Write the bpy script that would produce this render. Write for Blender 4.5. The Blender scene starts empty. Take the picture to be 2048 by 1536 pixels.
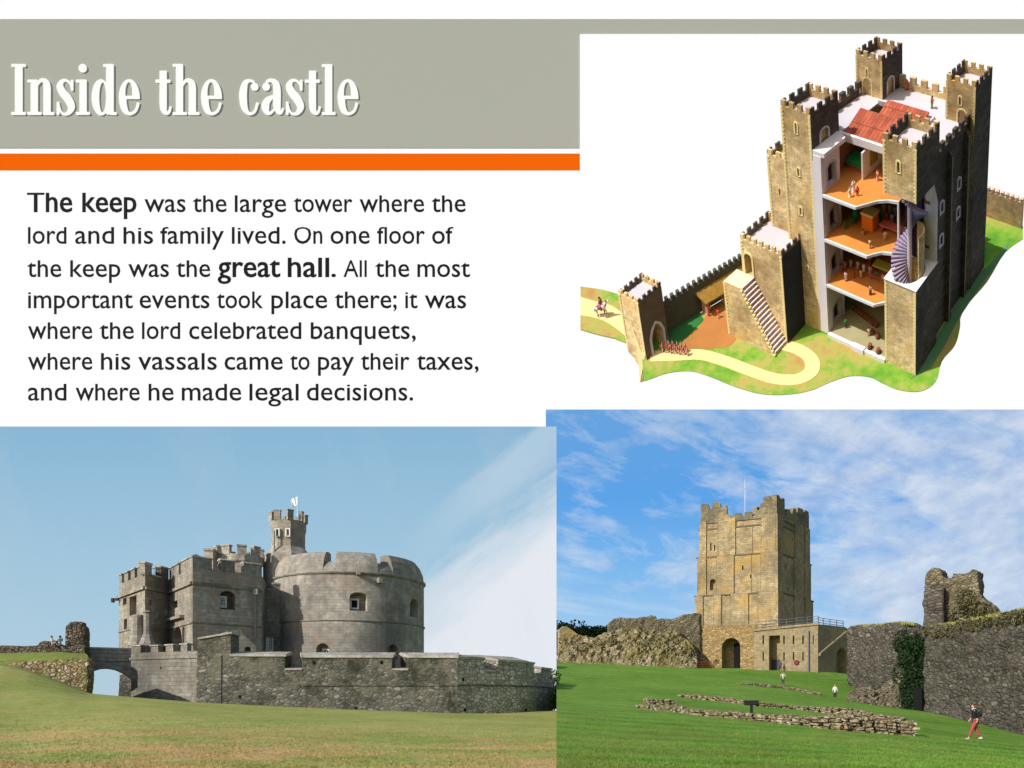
import bpy, bmesh, math, random
import numpy as np
from mathutils import Vector, Matrix, noise
from mathutils.geometry import tessellate_polygon
random.seed(7)
F = 1600.0; CX = 1024.0; CY = 1400.0
sc = bpy.context.scene
COL = sc.collection
def V(*a): return Vector(a)
def P(px, py, Y):
    """point at forward distance Y seen at slide position px, py"""
    return Vector(((px-CX)/F*Y, Y, (CY-py)/F*Y))
def XZ(px, Y, z=0.0): return Vector(((px-CX)/F*Y, Y, z))
def zat(py, Y): return (CY-py)/F*Y

# ------------------------------------------------------------- scene tree
def empty(name, loc, label=None, cat=None, group=None, kind=None):
    o = bpy.data.objects.new(name, None); COL.objects.link(o); o.location = loc
    o.empty_display_size = .3
    return tag(o, label, cat, group, kind)
def tag(o, label=None, cat=None, group=None, kind=None):
    if label: o['label'] = label
    if cat: o['category'] = cat
    if group: o['group'] = group
    if kind: o['kind'] = kind
    return o
def absloc(o):
    p = Vector((0, 0, 0))
    while o: p += o.location; o = o.parent
    return p
def finish_mesh(name, me, mats, parent=None, smooth=False, origin=None):
    """me holds world positions; link it under parent with its own origin"""
    base = absloc(parent) if parent else Vector((0, 0, 0))
    n = len(me.vertices)
    co = np.empty(n*3, dtype=np.float32); me.vertices.foreach_get('co', co); co = co.reshape(-1, 3)
    if origin is None:
        if parent: org = base
        else:
            mn = co.min(0); mx = co.max(0); org = Vector((float(mn[0]+mx[0])/2, float(mn[1]+mx[1])/2, float(mn[2])))
    else: org = Vector(origin)
    co = co - np.array(org, dtype=np.float32)
    me.vertices.foreach_set('co', co.ravel()); me.update()
    if smooth: me.polygons.foreach_set('use_smooth', [True]*len(me.polygons))
    if not isinstance(mats, (list, tuple)): mats = [mats]
    me.materials.clear()
    for m in mats: me.materials.append(m)
    o = bpy.data.objects.new(name, me); COL.objects.link(o)
    o.location = org - base
    if parent: o.parent = parent
    return o
def evaluated(me, mods):
    """run a list of (type, {props}) modifiers over a mesh"""
    o = bpy.data.objects.new('tmp', me); COL.objects.link(o)
    for t, pr in mods:
        m = o.modifiers.new(t, t)
        for k, v in pr.items(): setattr(m, k, v)
    dg = bpy.context.evaluated_depsgraph_get(); dg.update()
    r = bpy.data.meshes.new_from_object(o.evaluated_get(dg))
    bpy.data.objects.remove(o)
    return r
def auto_uv(me):
    uv = me.uv_layers.new(name='UVMap') if not me.uv_layers else me.uv_layers[0]
    nv = len(me.vertices)
    co = np.empty(nv*3, dtype=np.float32); me.vertices.foreach_get('co', co); co = co.reshape(-1, 3)
    nl = len(me.loops); vi = np.empty(nl, dtype=np.int32); me.loops.foreach_get('vertex_index', vi)
    npol = len(me.polygons); nrm = np.empty(npol*3, dtype=np.float32); me.polygons.foreach_get('normal', nrm); nrm = nrm.reshape(-1, 3)
    lt = np.empty(npol, dtype=np.int32); me.polygons.foreach_get('loop_total', lt)
    ln = np.repeat(nrm, lt, axis=0); p = co[vi]
    t = np.stack([-ln[:, 1], ln[:, 0], np.zeros(nl)], 1); tl = np.linalg.norm(t, axis=1)
    flat = tl < .35
    t = t/np.maximum(tl, 1e-6)[:, None]
    u = (p*t).sum(1); v = p[:, 2].copy()
    u[flat] = p[flat, 0]; v[flat] = p[flat, 1]
    uv.data.foreach_set('uv', np.stack([u, v], 1).astype(np.float32).ravel())

class MB:
    def __init__(s): s.v = []; s.f = []; s.m = []
    def add(s, vs, fs, mi=0):
        b = len(s.v); s.v += [tuple(x) for x in vs]
        for f in fs: s.f.append([b+i for i in f]); s.m.append(mi)
        return s
    def hexa(s, b, t, mi=0):
        """box from four bottom corners and four top corners"""
        return s.add(list(b)+list(t), [(3, 2, 1, 0), (4, 5, 6, 7), (0, 1, 5, 4), (1, 2, 6, 5), (2, 3, 7, 6), (3, 0, 4, 7)], mi)
    def box(s, x0, y0, z0, x1, y1, z1, mi=0):
        return s.hexa([(x0, y0, z0), (x1, y0, z0), (x1, y1, z0), (x0, y1, z0)], [(x0, y0, z1), (x1, y0, z1), (x1, y1, z1), (x0, y1, z1)], mi)
    def obox(s, c, ax, ay, az, mi=0):
        c = Vector(c); ax = Vector(ax); ay = Vector(ay); az = Vector(az)
        q = [c-ax-ay-az, c+ax-ay-az, c+ax+ay-az, c-ax+ay-az]
        return s.hexa(q, [k+2*az for k in q], mi)
    def prism(s, poly, z0, z1, mi=0, mtop=None):
        n = len(poly); vs = [(p[0], p[1], z0) for p in poly]+[(p[0], p[1], z1) for p in poly]
        s.add(vs, [tuple(range(n-1, -1, -1))]+[(i, (i+1) % n, n+(i+1) % n, n+i) for i in range(n)], mi)
        b = len(s.v)-n
        s.f.append([b+i for i in range(n)]); s.m.append(mi if mtop is None else mtop)
        return s
    def loft(s, rings, mi=0, cap=True, closed=True):
        n = len(rings[0]); vs = [p for r in rings for p in r]; fs = []
        for k in range(len(rings)-1):
            for i in range(n if closed else n-1):
                j = (i+1) % n; fs.append((k*n+i, k*n+j, (k+1)*n+j, (k+1)*n+i))
        if cap: fs.append(tuple(range(n-1, -1, -1))); fs.append(tuple((len(rings)-1)*n+i for i in range(n)))
        return s.add(vs, fs, mi)
    def tube(s, pts, r, n=8, mi=0):
        pts = [Vector(p) for p in pts]; rr = r if isinstance(r, (list, tuple)) else [r]*len(pts)
        rings = []
        for i, p in enumerate(pts):
            d = (pts[min(i+1, len(pts)-1)]-pts[max(i-1, 0)]).normalized()
            a = d.cross(Vector((0, 0, 1)));
            if a.length < .05: a = d.cross(Vector((1, 0, 0)))
            a.normalize(); b = d.cross(a)
            rings.append([p+(a*math.cos(2*math.pi*k/n)+b*math.sin(2*math.pi*k/n))*rr[i] for k in range(n)])
        return s.loft(rings, mi)
    def lathe(s, c, prof, n=24, mi=0, a0=0, a1=2*math.pi):
        full = abs(a1-a0-2*math.pi) < 1e-6; m = n if full else n+1
        rings = [[(c[0]+r*math.cos(a0+(a1-a0)*k/n), c[1]+r*math.sin(a0+(a1-a0)*k/n), c[2]+z) for k in range(m)] for r, z in prof]
        return s.loft(rings, mi, cap=full, closed=full)
    def slab(s, O, T, N, out, holes=(), th=1.0, mi=0, mside=None):
        """vertical slab: outline in (s, z); T along, N = direction of its thickness"""
        O = Vector(O); T = Vector(T); N = Vector(N); loops = [list(out)]+[list(h) for h in holes]
        fl = [p for l in loops for p in l]
        tris = tessellate_polygon([[Vector((p[0], p[1], 0)) for p in l] for l in loops])
        fr = [O+T*p[0]+Vector((0, 0, p[1])) for p in fl]; bk = [p+N*th for p in fr]; n = len(fl)
        fs = [tuple(t) for t in tris]+[(n+t[2], n+t[1], n+t[0]) for t in tris]
        s.add(fr+bk, fs, mi)
        b = len(s.v)-2*n; k = 0
        for l in loops:
            for i in range(len(l)):
                j = (i+1) % len(l); s.f.append([b+k+i, b+k+j, b+n+k+j, b+n+k+i]); s.m.append(mi if mside is None else mside)
            k += len(l)
        return s
    def mesh(s, recalc=True):
        me = bpy.data.meshes.new('m'); me.from_pydata([tuple(v) for v in s.v], [], s.f)
        me.polygons.foreach_set('material_index', s.m)
        for i in range(8): me.materials.append(None)
        if recalc:
            bm = bmesh.new(); bm.from_mesh(me); bmesh.ops.remove_doubles(bm, verts=bm.verts, dist=1e-5)
            bmesh.ops.recalc_face_normals(bm, faces=bm.faces); bm.to_mesh(me); bm.free()
        me.update(); return me
    def build(s, name, mats, parent=None, cut=None, warp=None, uv=True, smooth=False, origin=None, mods=None, recalc=True):
        if not isinstance(mats, (list, tuple)): mats = [mats]
        me = s.mesh(recalc)
        if cut is not None and cut.v:
            co = bpy.data.objects.new('cut', cut.mesh()); COL.objects.link(co)
            me = evaluated(me, [('BOOLEAN', dict(operation='DIFFERENCE', solver='EXACT', object=co, use_self=True))])
            bpy.data.objects.remove(co)
        if mods: me = evaluated(me, mods)
        if warp:
            c = [v.co for v in me.vertices]; bm = None
            for ax in range(3):
                lo = min(p[ax] for p in c); hi = max(p[ax] for p in c)
                if hi-lo < .7: continue
                if bm is None: bm = bmesh.new(); bm.from_mesh(me)
                k = math.floor(lo/.4)+1
                while k*.4 < hi-.02:
                    no = [0, 0, 0]; no[ax] = 1; p_ = [0, 0, 0]; p_[ax] = k*.4+.0131; bmesh.ops.bisect_plane(bm, geom=bm.verts[:]+bm.edges[:]+bm.faces[:], plane_co=p_, plane_no=no, dist=1e-5); k += 1
            if bm: bm.to_mesh(me); bm.free(); me.update()
        if uv: auto_uv(me)
        if warp:
            n = len(me.vertices); c = np.empty(n*3, dtype=np.float32); me.vertices.foreach_get('co', c)
            me.vertices.foreach_set('co', warp(c.reshape(-1, 3).astype(float)).astype(np.float32).ravel()); me.update()
        return finish_mesh(name, me, mats, parent, smooth, origin)

class Wall:
    """vertical plane through two ground points, addressed by slide position"""
    def __init__(s, px1, Y1, px2, Y2):
        s.A = XZ(px1, Y1); s.B = XZ(px2, Y2); s.T = (s.B-s.A).normalized(); s.L = (s.B-s.A).length
        s.N = Vector((-s.T.y, s.T.x, 0))           # away from the camera when px1 < px2
        if s.N.dot(s.A) < 0: s.N = -s.N
    def s(s_, px):
        k = (px-CX)/F; return (k*s_.A.y-s_.A.x)/(s_.T.x-k*s_.T.y)
    def Y(s_, px): return (s_.A+s_.T*s_.s(px)).y
    def pt(s_, px, py): return (s_.s(px), zat(py, s_.Y(px)))
    def at(s_, px, py, out=0.0):
        a, z = s_.pt(px, py); return s_.A+s_.T*a+Vector((0, 0, z))-s_.N*out
def arch(x0, x1, z0, z1, n=10, rise=None):
    """arched outline: springs at z1-rise"""
    w = (x1-x0)/2; r = w if rise is None else rise; zs = z1-r; c = (x0+x1)/2
    return [(x0, z0), (x1, z0)]+[(c+w*math.cos(math.pi*k/n), zs+r*math.sin(math.pi*k/n)) for k in range(n+1)]
def rect(x0, x1, z0, z1): return [(x0, z0), (x1, z0), (x1, z1), (x0, z1)]

# ------------------------------------------------------------- materials
def newmat(name):
    m = bpy.data.materials.new(name); m.use_nodes = True; nt = m.node_tree; b = nt.nodes['Principled BSDF']
    b.inputs['Roughness'].default_value = .9; b.inputs['Specular IOR Level'].default_value = .2
    return m, nt, b
def nd(nt, t, **kw):
    n = nt.nodes.new(t)
    for k, v in kw.items():
        if k.startswith('i_'):
            key = k[2:]; key = int(key) if key.isdigit() else key.replace('_', ' ')
            n.inputs[key].default_value = v
        else: setattr(n, k, v)
    return n
def c4(c): return (c[0], c[1], c[2], 1)
def mix(nt, fac, a, b, mode='MIX'):
    n = nt.nodes.new('ShaderNodeMix'); n.data_type = 'RGBA'; n.blend_type = mode
    for i, x in ((0, fac), (6, a), (7, b)):
        if hasattr(x, 'is_linked') or hasattr(x, 'links'): nt.links.new(x, n.inputs[i])
        else: n.inputs[i].default_value = c4(x) if isinstance(x, (tuple, list)) else x
    return n.outputs[2]
def ramp(nt, x, stops):
    n = nt.nodes.new('ShaderNodeValToRGB'); e = n.color_ramp.elements
    while len(e) < len(stops): e.new(.5)
    for i, (p, c) in enumerate(stops): e[i].position = p; e[i].color = c4(c) if isinstance(c, (tuple, list)) else (c, c, c, 1)
    nt.links.new(x, n.inputs[0]); return n.outputs[0]
def noise_(nt, vec, scale, detail=4, rough=.55, out=0, dist=0):
    n = nd(nt, 'ShaderNodeTexNoise'); n.inputs['Scale'].default_value = scale; n.inputs['Detail'].default_value = detail
    n.inputs['Roughness'].default_value = rough; n.inputs['Distortion'].default_value = dist
    if vec is not None: nt.links.new(vec, n.inputs['Vector'])
    return n.outputs[out]
def pos(nt, sc_=(1, 1, 1)):
    g = nd(nt, 'ShaderNodeNewGeometry'); mp = nd(nt, 'ShaderNodeMapping'); mp.inputs['Scale'].default_value = sc_
    nt.links.new(g.outputs['Position'], mp.inputs['Vector']); return mp.outputs[0]
def bump(nt, b, h, dist, strength=.6):
    n = nd(nt, 'ShaderNodeBump'); n.inputs['Distance'].default_value = dist; n.inputs['Strength'].default_value = strength
    nt.links.new(h, n.inputs['Height']); nt.links.new(n.outputs[0], b.inputs['Normal'])
def plain(name, c, rough=.7, var=0.0, vs=3.0, metal=0):
    m, nt, b = newmat(name); b.inputs['Roughness'].default_value = rough; b.inputs['Metallic'].default_value = metal
    if var:
        f = noise_(nt, pos(nt), vs)
        col = mix(nt, f, [x*(1-var) for x in c], [min(1, x*(1+var)) for x in c]); nt.links.new(col, b.inputs['Base Color'])
    else: b.inputs['Base Color'].default_value = c4(c)
    return m
def glow(name, c, s=1.0):
    m, nt, b = newmat(name); b.inputs['Base Color'].default_value = (0, 0, 0, 1); b.inputs['Specular IOR Level'].default_value = 0
    b.inputs['Emission Color'].default_value = c4(c); b.inputs['Emission Strength'].default_value = s; return m
def stone(name, c1, c2, mort, bw=.9, bh=.4, msz=.03, stain=(.05, .05, .04), stam=.5, sts=.12, rust=None, bumpd=.05, fine=2.0, streak=True, unit=1.0, uu=None):
    uu = uu or unit
    """coursed masonry: brick courses on UV (metres), stains and weather on position"""
    m, nt, b = newmat(name); L = nt.links
    uvn = nd(nt, 'ShaderNodeUVMap'); uv = uvn.outputs[0]
    # slight wobble of the courses
    wn = noise_(nt, uv, .9/uu, 3, .6, out=1)
    wob = nd(nt, 'ShaderNodeVectorMath', operation='MULTIPLY_ADD'); L.new(wn, wob.inputs[0]); wob.inputs[1].default_value = (.09*uu, .09*uu, 0); L.new(uv, wob.inputs[2])
    br = nd(nt, 'ShaderNodeTexBrick'); L.new(wob.outputs[0], br.inputs['Vector'])
    br.inputs['Scale'].default_value = 1; br.inputs['Brick Width'].default_value = bw; br.inputs['Row Height'].default_value = bh
    br.inputs['Mortar Size'].default_value = msz; br.inputs['Mortar Smooth'].default_value = .3; br.inputs['Bias'].default_value = 0
    br.inputs['Color1'].default_value = c4(c1); br.inputs['Color2'].default_value = c4(c2); br.inputs['Mortar'].default_value = c4(mort)
    p = pos(nt)
    fn = noise_(nt, p, fine/unit, 6, .65)
    col = mix(nt, 1.0, br.outputs['Color'], ramp(nt, fn, [(.28, .55), (.72, 1.25)]), 'MULTIPLY')
    sn = noise_(nt, p, sts/unit, 7, .68)
    col = mix(nt, ramp(nt, sn, [(.45, 0.0), (.66, stam)]), col, stain)
    if streak:
        ps = pos(nt, (1.0/unit, 1.0/unit, .12/unit)); s2 = noise_(nt, ps, .9, 4, .6)
        col = mix(nt, ramp(nt, s2, [(.5, 0.0), (.75, stam*.7)]), col, stain)
    if rust:
        rn = noise_(nt, p, sts*1.7/unit, 5, .6, dist=.5); rn2 = ramp(nt, rn, [(.52, 0.0), (.68, .65)])
        col = mix(nt, rn2, col, rust)
    L.new(col, b.inputs['Base Color'])
    hh = mix(nt, .45, br.outputs['Fac'], fn); inv = nd(nt, 'ShaderNodeInvert'); L.new(hh, inv.inputs['Color'])
    bump(nt, b, inv.outputs[0], bumpd*unit, .8)
    b.inputs['Roughness'].default_value = .95; b.inputs['Specular IOR Level'].default_value = .1
    return m
def rubble(name, cols, mort, scale=2.2, flat=2.0, stain=(.04, .05, .02), stam=.6, sts=.15, bumpd=.15, patch=None):
    """rough stones of many tones on position"""
    m, nt, b = newmat(name); L = nt.links
    p = pos(nt, (1, 1, flat)); wn = noise_(nt, p, 1.5, 3, .6, out=1)
    wob = nd(nt, 'ShaderNodeVectorMath', operation='MULTIPLY_ADD'); L.new(wn, wob.inputs[0]); wob.inputs[1].default_value = (.35, .35, .35); L.new(p, wob.inputs[2])
    v1 = nd(nt, 'ShaderNodeTexVoronoi', feature='F1'); v1.inputs['Scale'].default_value = scale; L.new(wob.outputs[0], v1.inputs['Vector'])
    v2 = nd(nt, 'ShaderNodeTexVoronoi', feature='DISTANCE_TO_EDGE'); v2.inputs['Scale'].default_value = scale; L.new(wob.outputs[0], v2.inputs['Vector'])
    sp = nd(nt, 'ShaderNodeSeparateColor'); L.new(v1.outputs['Color'], sp.inputs[0])
    n = len(cols); col = ramp(nt, sp.outputs[0], [(i/(n-1), c) for i, c in enumerate(cols)])
    fn = noise_(nt, pos(nt), 6, 5, .7); col = mix(nt, 1.0, col, ramp(nt, fn, [(.3, .6), (.7, 1.25)]), 'MULTIPLY')
    e = ramp(nt, v2.outputs['Distance'], [(.02, 1.0), (.12, 0.0)]); col = mix(nt, e, col, mort)
    sn = noise_(nt, pos(nt), sts, 7, .7); col = mix(nt, ramp(nt, sn, [(.42, 0.0), (.62, stam)]), col, stain)
    if patch:
        pn = noise_(nt, pos(nt), patch[1], 6, .7); col = mix(nt, ramp(nt, pn, [(.5, 0.0), (.6, .85)]), col, patch[0])
    L.new(col, b.inputs['Base Color'])
    h = mix(nt, .4, ramp(nt, v2.outputs['Distance'], [(0.0, 0.0), (.25, 1.0)]), fn); bump(nt, b, h, bumpd, .9)
    b.inputs['Roughness'].default_value = 1; b.inputs['Specular IOR Level'].default_value = .05
    return m
def copy_tree(o, parent=None):
    c = o.copy(); COL.objects.link(c)
    if parent: c.parent = parent
    for ch in list(o.children): copy_tree(ch, c)
    return c
# ============================================================= camera, light
cam = bpy.data.objects.new('camera', bpy.data.cameras.new('camera')); COL.objects.link(cam); sc.camera = cam
cam.rotation_euler = (math.pi/2, 0, 0); cam.data.sensor_width = 36; cam.data.lens = F/2048*36
cam.data.shift_y = (CY-768)/2048; cam.data.clip_start = .1; cam.data.clip_end = 3000
SAZ = math.radians(50); SEL = math.radians(25)       # sun to the left behind the camera
sdir = Vector((-math.sin(SAZ)*math.cos(SEL), -math.cos(SAZ)*math.cos(SEL), math.sin(SEL)))
sl = bpy.data.lights.new('sun', 'SUN'); sl.energy = 4.8; sl.angle = math.radians(.6); sl.color = (1, .95, .87)
so = bpy.data.objects.new('sun', sl); COL.objects.link(so); so.rotation_euler = sdir.to_track_quat('Z', 'Y').to_euler(); so.location = sdir*60
w = bpy.data.worlds.new('World'); sc.world = w; w.use_nodes = True; nt = w.node_tree
sk = nt.nodes.new('ShaderNodeTexSky'); sk.sky_type = 'NISHITA'; sk.sun_disc = False; sk.sun_elevation = SEL; sk.sun_rotation = math.atan2(sdir.x, sdir.y)
nt.links.new(sk.outputs[0], nt.nodes['Background'].inputs[0]); nt.nodes['Background'].inputs[1].default_value = .14
sc.view_settings.view_transform = 'Standard'; sc.view_settings.look = 'None'; sc.view_settings.exposure = 0; sc.view_settings.gamma = 1
sc.cycles.max_bounces = 5; sc.cycles.diffuse_bounces = 3

# ============================================================= skies (two backdrops)
def sky_mat(name, grad, clouds):
    """UV of the backdrop runs in slide thousands; grad = stops of (py/1000, colour)"""
    m, nt, b = newmat(name); uv = nd(nt, 'ShaderNodeUVMap').outputs[0]
    sp = nd(nt, 'ShaderNodeSeparateXYZ'); nt.links.new(uv, sp.inputs[0])
    yy = mth(nt, 'SUBTRACT', sp.outputs[1], .7)
    col = ramp(nt, yy, [(p-.7, c) for p, c in grad]); col = clouds(nt, uv, sp.outputs[0], sp.outputs[1], col)
    b.inputs['Base Color'].default_value = (0, 0, 0, 1); b.inputs['Specular IOR Level'].default_value = 0
    nt.links.new(col, b.inputs['Emission Color']); b.inputs['Emission Strength'].default_value = 1; return m
def lin(r, g, b): return tuple((((x/255+.055)/1.055)**2.4 if x > 10 else x/255/12.92) for x in (r, g, b))
def mth(nt, op, a, b=None, clamp=False):
    n = nt.nodes.new('ShaderNodeMath'); n.operation = op; n.use_clamp = clamp
    for i, x in enumerate((a, b)):
        if x is None: continue
        if isinstance(x, (int, float)): n.inputs[i].default_value = x
        else: nt.links.new(x, n.inputs[i])
    return n.outputs[0]
def sub(nt, a, b): return mth(nt, 'SUBTRACT', a, b)
def mul(nt, a, b): return mth(nt, 'MULTIPLY', a, b)
def plus(nt, a, b): return mth(nt, 'ADD', a, b)
def mapped(nt, uv, scale, rot=0, loc=(0, 0, 0)):
    r = nd(nt, 'ShaderNodeMapping'); r.inputs['Rotation'].default_value = (0, 0, rot); r.inputs['Location'].default_value = loc; nt.links.new(uv, r.inputs['Vector'])
    mp = nd(nt, 'ShaderNodeMapping'); mp.inputs['Scale'].default_value = scale; nt.links.new(r.outputs[0], mp.inputs['Vector']); return mp.outputs[0]
def clouds_left(nt, uv, x, y, col):
    d = plus(nt, mul(nt, sub(nt, y, 1.165), .78), mul(nt, sub(nt, x, .84), .60))
    n1 = noise_(nt, mapped(nt, uv, (2.0, 8, 1), math.radians(36)), 1.6, 7, .62)
    d = plus(nt, d, mul(nt, sub(nt, n1, .5), .20))
    veil = ramp(nt, plus(nt, d, .5), [(.49, 0.0), (.53, .5), (.60, .93)])
    col = mix(nt, veil, col, lin(233, 236, 242))
    s = plus(nt, mul(nt, sub(nt, y, .955), .80), mul(nt, sub(nt, x, 1.0), .60))
    n2 = noise_(nt, mapped(nt, uv, (2, 11, 1), math.radians(37), (.3, .1, 0)), 2.0, 7, .65)
    s = plus(nt, s, mul(nt, sub(nt, n2, .5), .11))
    st = ramp(nt, plus(nt, s, .5), [(.455, 0.0), (.49, .45), (.52, .35), (.56, .0)])
    col = mix(nt, mul(nt, st, ramp(nt, x, [(.80, 0.0), (1.0, 1.0)])), col, lin(208, 222, 234))
    hz = ramp(nt, noise_(nt, mapped(nt, uv, (3, 1.2, 1), .2), 2.0, 5, .6), [(.5, 0.0), (.8, .3)])
    return mix(nt, hz, col, lin(190, 206, 218))
def clouds_right(nt, uv, x, y, col):
    big = noise_(nt, mapped(nt, uv, (1.2, 2.4, 1), math.radians(-20), (.35, .2, 0)), 1.6, 3, .5)
    n = noise_(nt, mapped(nt, uv, (3.2, 8.0, 1), math.radians(-14), (0, 0, 0)), 2.2, 9, .66, dist=.35)
    f = plus(nt, mul(nt, big, .5), mul(nt, n, .62))
    f = plus(nt, f, mul(nt, sub(nt, x, 1.55), .34))
    f = sub(nt, f, mul(nt, mth(nt, 'MAXIMUM', sub(nt, y, 1.10), 0.0), .75))
    cl = ramp(nt, f, [(.45, 0.0), (.54, .48), (.66, .88)])
    shade = ramp(nt, noise_(nt, mapped(nt, uv, (4, 8, 1), .3, (3, 1, 0)), 2.5, 6, .6), [(.35, lin(172, 194, 226)), (.65, lin(218, 227, 239))])
    col = mix(nt, cl, col, shade)
    s = noise_(nt, mapped(nt, uv, (1.2, 14, 1), math.radians(-9), (0, 2, 0)), 1.7, 5, .55)
    k = mth(nt, 'MULTIPLY', mth(nt, 'MAXIMUM', sub(nt, y, .98), 0.0), 3.5, True)
    return mix(nt, mul(nt, ramp(nt, s, [(.52, 0.0), (.68, .6)]), k), col, lin(205, 222, 240))
def sky_panel(px0, px1, py0, py1, Y, mat):
    mb = MB(); a = P(px0, py0, Y); b = P(px1, py1, Y)
    mb.box(a.x, Y, b.z, b.x, Y+1.2, a.z)
    o = mb.build('sky', mat, uv=False)
    me = o.data; uvl = me.uv_layers.new(name='UVMap')
    for l in me.loops:
        c = me.vertices[l.vertex_index].co+o.location
        uvl.data[l.index].uv = ((c.x/Y*F+CX)/1000, (CY-c.z/Y*F)/1000)
    return tag(o, kind='structure')
YL, YR, YB = 150.0, 230.0, 270.0
sky_panel(-500, 1113, 853, 1520, YL, sky_mat('hazy blue sky', [(.85, lin(138, 183, 214)), (1.08, lin(158, 196, 220)), (1.30, lin(174, 204, 222)), (1.42, lin(182, 204, 219))], clouds_left))
sky_panel(1092, 2500, 819, 1480, YR, sky_mat('vivid blue sky', [(.82, lin(104, 163, 222)), (1.0, lin(92, 163, 232)), (1.15, lin(126, 186, 238)), (1.28, lin(166, 205, 238))], clouds_right))

# ============================================================= the display board
LET = 'white raised lettering'
board = empty('display_board', (0, YB, zat(1500, YB)), 'huge white display board with grey title band, orange stripe and black text', 'display board')
m_white = glow('self-lit white panel', (1, 1, 1), 1.0)  # panel given its own glow, so no shadow shows on it
m_band = plain('sage grey painted band', (.305, .322, .283), .9)
m_orange = glow('orange stripe', lin(245, 103, 11))  # stripe glows by added emission
m_black = plain('black lettering', (.004, .004, .004), .9)
m_letter = glow('white letter face', lin(254, 254, 250))  # letter faces glow by added emission
def flat(name, px0, py0, px1, py1, Y, mat, th=.3, parent=board, label=None):
    mb = MB(); a = P(px0, py0, Y); b = P(px1, py1, Y); mb.box(a.x, Y, b.z, b.x, Y+th, a.z)
    o = mb.build(name, mat, parent, uv=False)
    if label: o['label'] = label
    return o
flat('white_panel', -700, -500, 2800, 1560, YB, m_white, 2)
flat('title_band', -700, 38, 2800, 296, YB-.5, m_band, .3, label='sage grey title band across the top of the board')
flat('accent_bar', -700, 307, 1160, 340, YB-.5, m_orange, .3, label='bright orange stripe under the title band')
flat('picture_panel', 1160, 68, 2800, 900, YB-1.0, m_white, .4, label='white picture panel behind the cutaway castle')

# --- title letters, shapes in zoomed units (2.695 per slide pixel, origin 0,100)
def zx(x): return x/2.695
def zy(y): return 100+y/2.695
lay = [0]
title = MB(); YT = YB-.9
def lshape(poly, holes=()):
    lay[0] += 1; y = YT-.012*(lay[0] % 9)
    O = V(0, y, 0); f = YT/F
    tr = lambda L: [((zx(a)-CX)*f, (CY-zy(b))*f) for a, b in L]
    title.slab(O, V(1, 0, 0), V(0, 1, 0), tr(poly), [tr(h) for h in holes], .25)
def flush():
    global title
    if title.v: title.build('title_letter', m_letter, board, uv=False, recalc=False)
    title = MB()
def rrect(x0, y0, x1, y1, r=4):
    p = []
    for cx, cy, a in ((x1-r, y0+r, -90), (x1-r, y1-r, 0), (x0+r, y1-r, 90), (x0+r, y0+r, 180)):
        for k in range(4): t = math.radians(a+30*k); p.append((cx+r*math.cos(t), cy+r*math.sin(t)))
    return p
def R_(x0, y0, x1, y1, r=4): lshape(rrect(x0, y0, x1, y1, r))
def ell(cx, cy, rx, ry, a0=0, a1=360, n=28): return [(cx+rx*math.cos(math.radians(a0+(a1-a0)*k/n)), cy+ry*math.sin(math.radians(a0+(a1-a0)*k/n))) for k in range(n+(0 if a1-a0 == 360 else 1))]
def stroke(pts):
    """smooth stroke through (x, y, width)"""
    q = []; n = len(pts)
    for i in range(n-1):
        p0, p1, p2, p3 = pts[max(i-1, 0)], pts[i], pts[i+1], pts[min(i+2, n-1)]
        for k in range(7):
            t = k/7; q.append(tuple(.5*((2*p1[j])+(-p0[j]+p2[j])*t+(2*p0[j]-5*p1[j]+4*p2[j]-p3[j])*t*t+(-p0[j]+3*p1[j]-3*p2[j]+p3[j])*t**3) for j in range(3)))
    q.append(pts[-1]); a = []; b = []
    for i in range(len(q)):
        d = Vector((q[min(i+1, len(q)-1)][0]-q[max(i-1, 0)][0], q[min(i+1, len(q)-1)][1]-q[max(i-1, 0)][1])).normalized()
        w2 = q[i][2]/2; a.append((q[i][0]-d.y*w2, q[i][1]+d.x*w2)); b.append((q[i][0]+d.y*w2, q[i][1]-d.x*w2))
    lshape(a+b[::-1])
def g_n(x0, hgt=160, top=True):
    s0 = x0+18
    R_(s0, hgt, s0+38, 346); R_(x0, 334, x0+76, 348); 
    if top: R_(x0, 160, s0+30, 173)
    stroke([(s0+30, 200, 6), (s0+48, 168, 14), (s0+68, 163, 22), (s0+84, 178, 34), (s0+88, 205, 38), (s0+88, 240, 38)])
    R_(s0+69, 225, s0+107, 346); R_(s0+66, 334, s0+126, 348)
def g_e(x0):
    cx = x0+55
    lshape(ell(cx, 254, 56, 97, 180, 360)+[(cx+56, 262), (cx+16, 262), (cx+16, 225)]+ell(cx-3, 225, 19, 54, 0, -180, 14)+[(cx-22, 225), (cx-22, 262), (cx-56, 262)])
    R_(x0+30, 247, x0+111, 262, 2)
    stroke([(x0+19.5, 255, 39), (x0+22, 290, 38), (x0+34, 326, 31), (x0+58, 343, 15), (x0+84, 332, 13), (x0+97, 310, 13), (x0+103, 284, 14)])
def g_s(x0):
    stroke([(x0+84, 206, 16), (x0+78, 184, 12), (x0+56, 164, 12), (x0+32, 166, 18), (x0+19, 194, 36), (x0+34, 228, 42), (x0+62, 262, 44), (x0+80, 304, 38), (x0+66, 336, 22), (x0+42, 344, 12), (x0+22, 328, 12), (x0+9, 292, 15)])
    R_(x0+78, 160, x0+91, 218, 5); R_(x0+2, 278, x0+16, 348, 5)
def g_t(x0):
    stroke([(x0+41, 112, 38), (x0+41, 200, 38), (x0+41, 290, 38), (x0+45, 324, 32), (x0+60, 340, 18), (x0+74, 330, 13), (x0+81, 304, 11)])
    R_(x0, 160, x0+80, 175)
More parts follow.
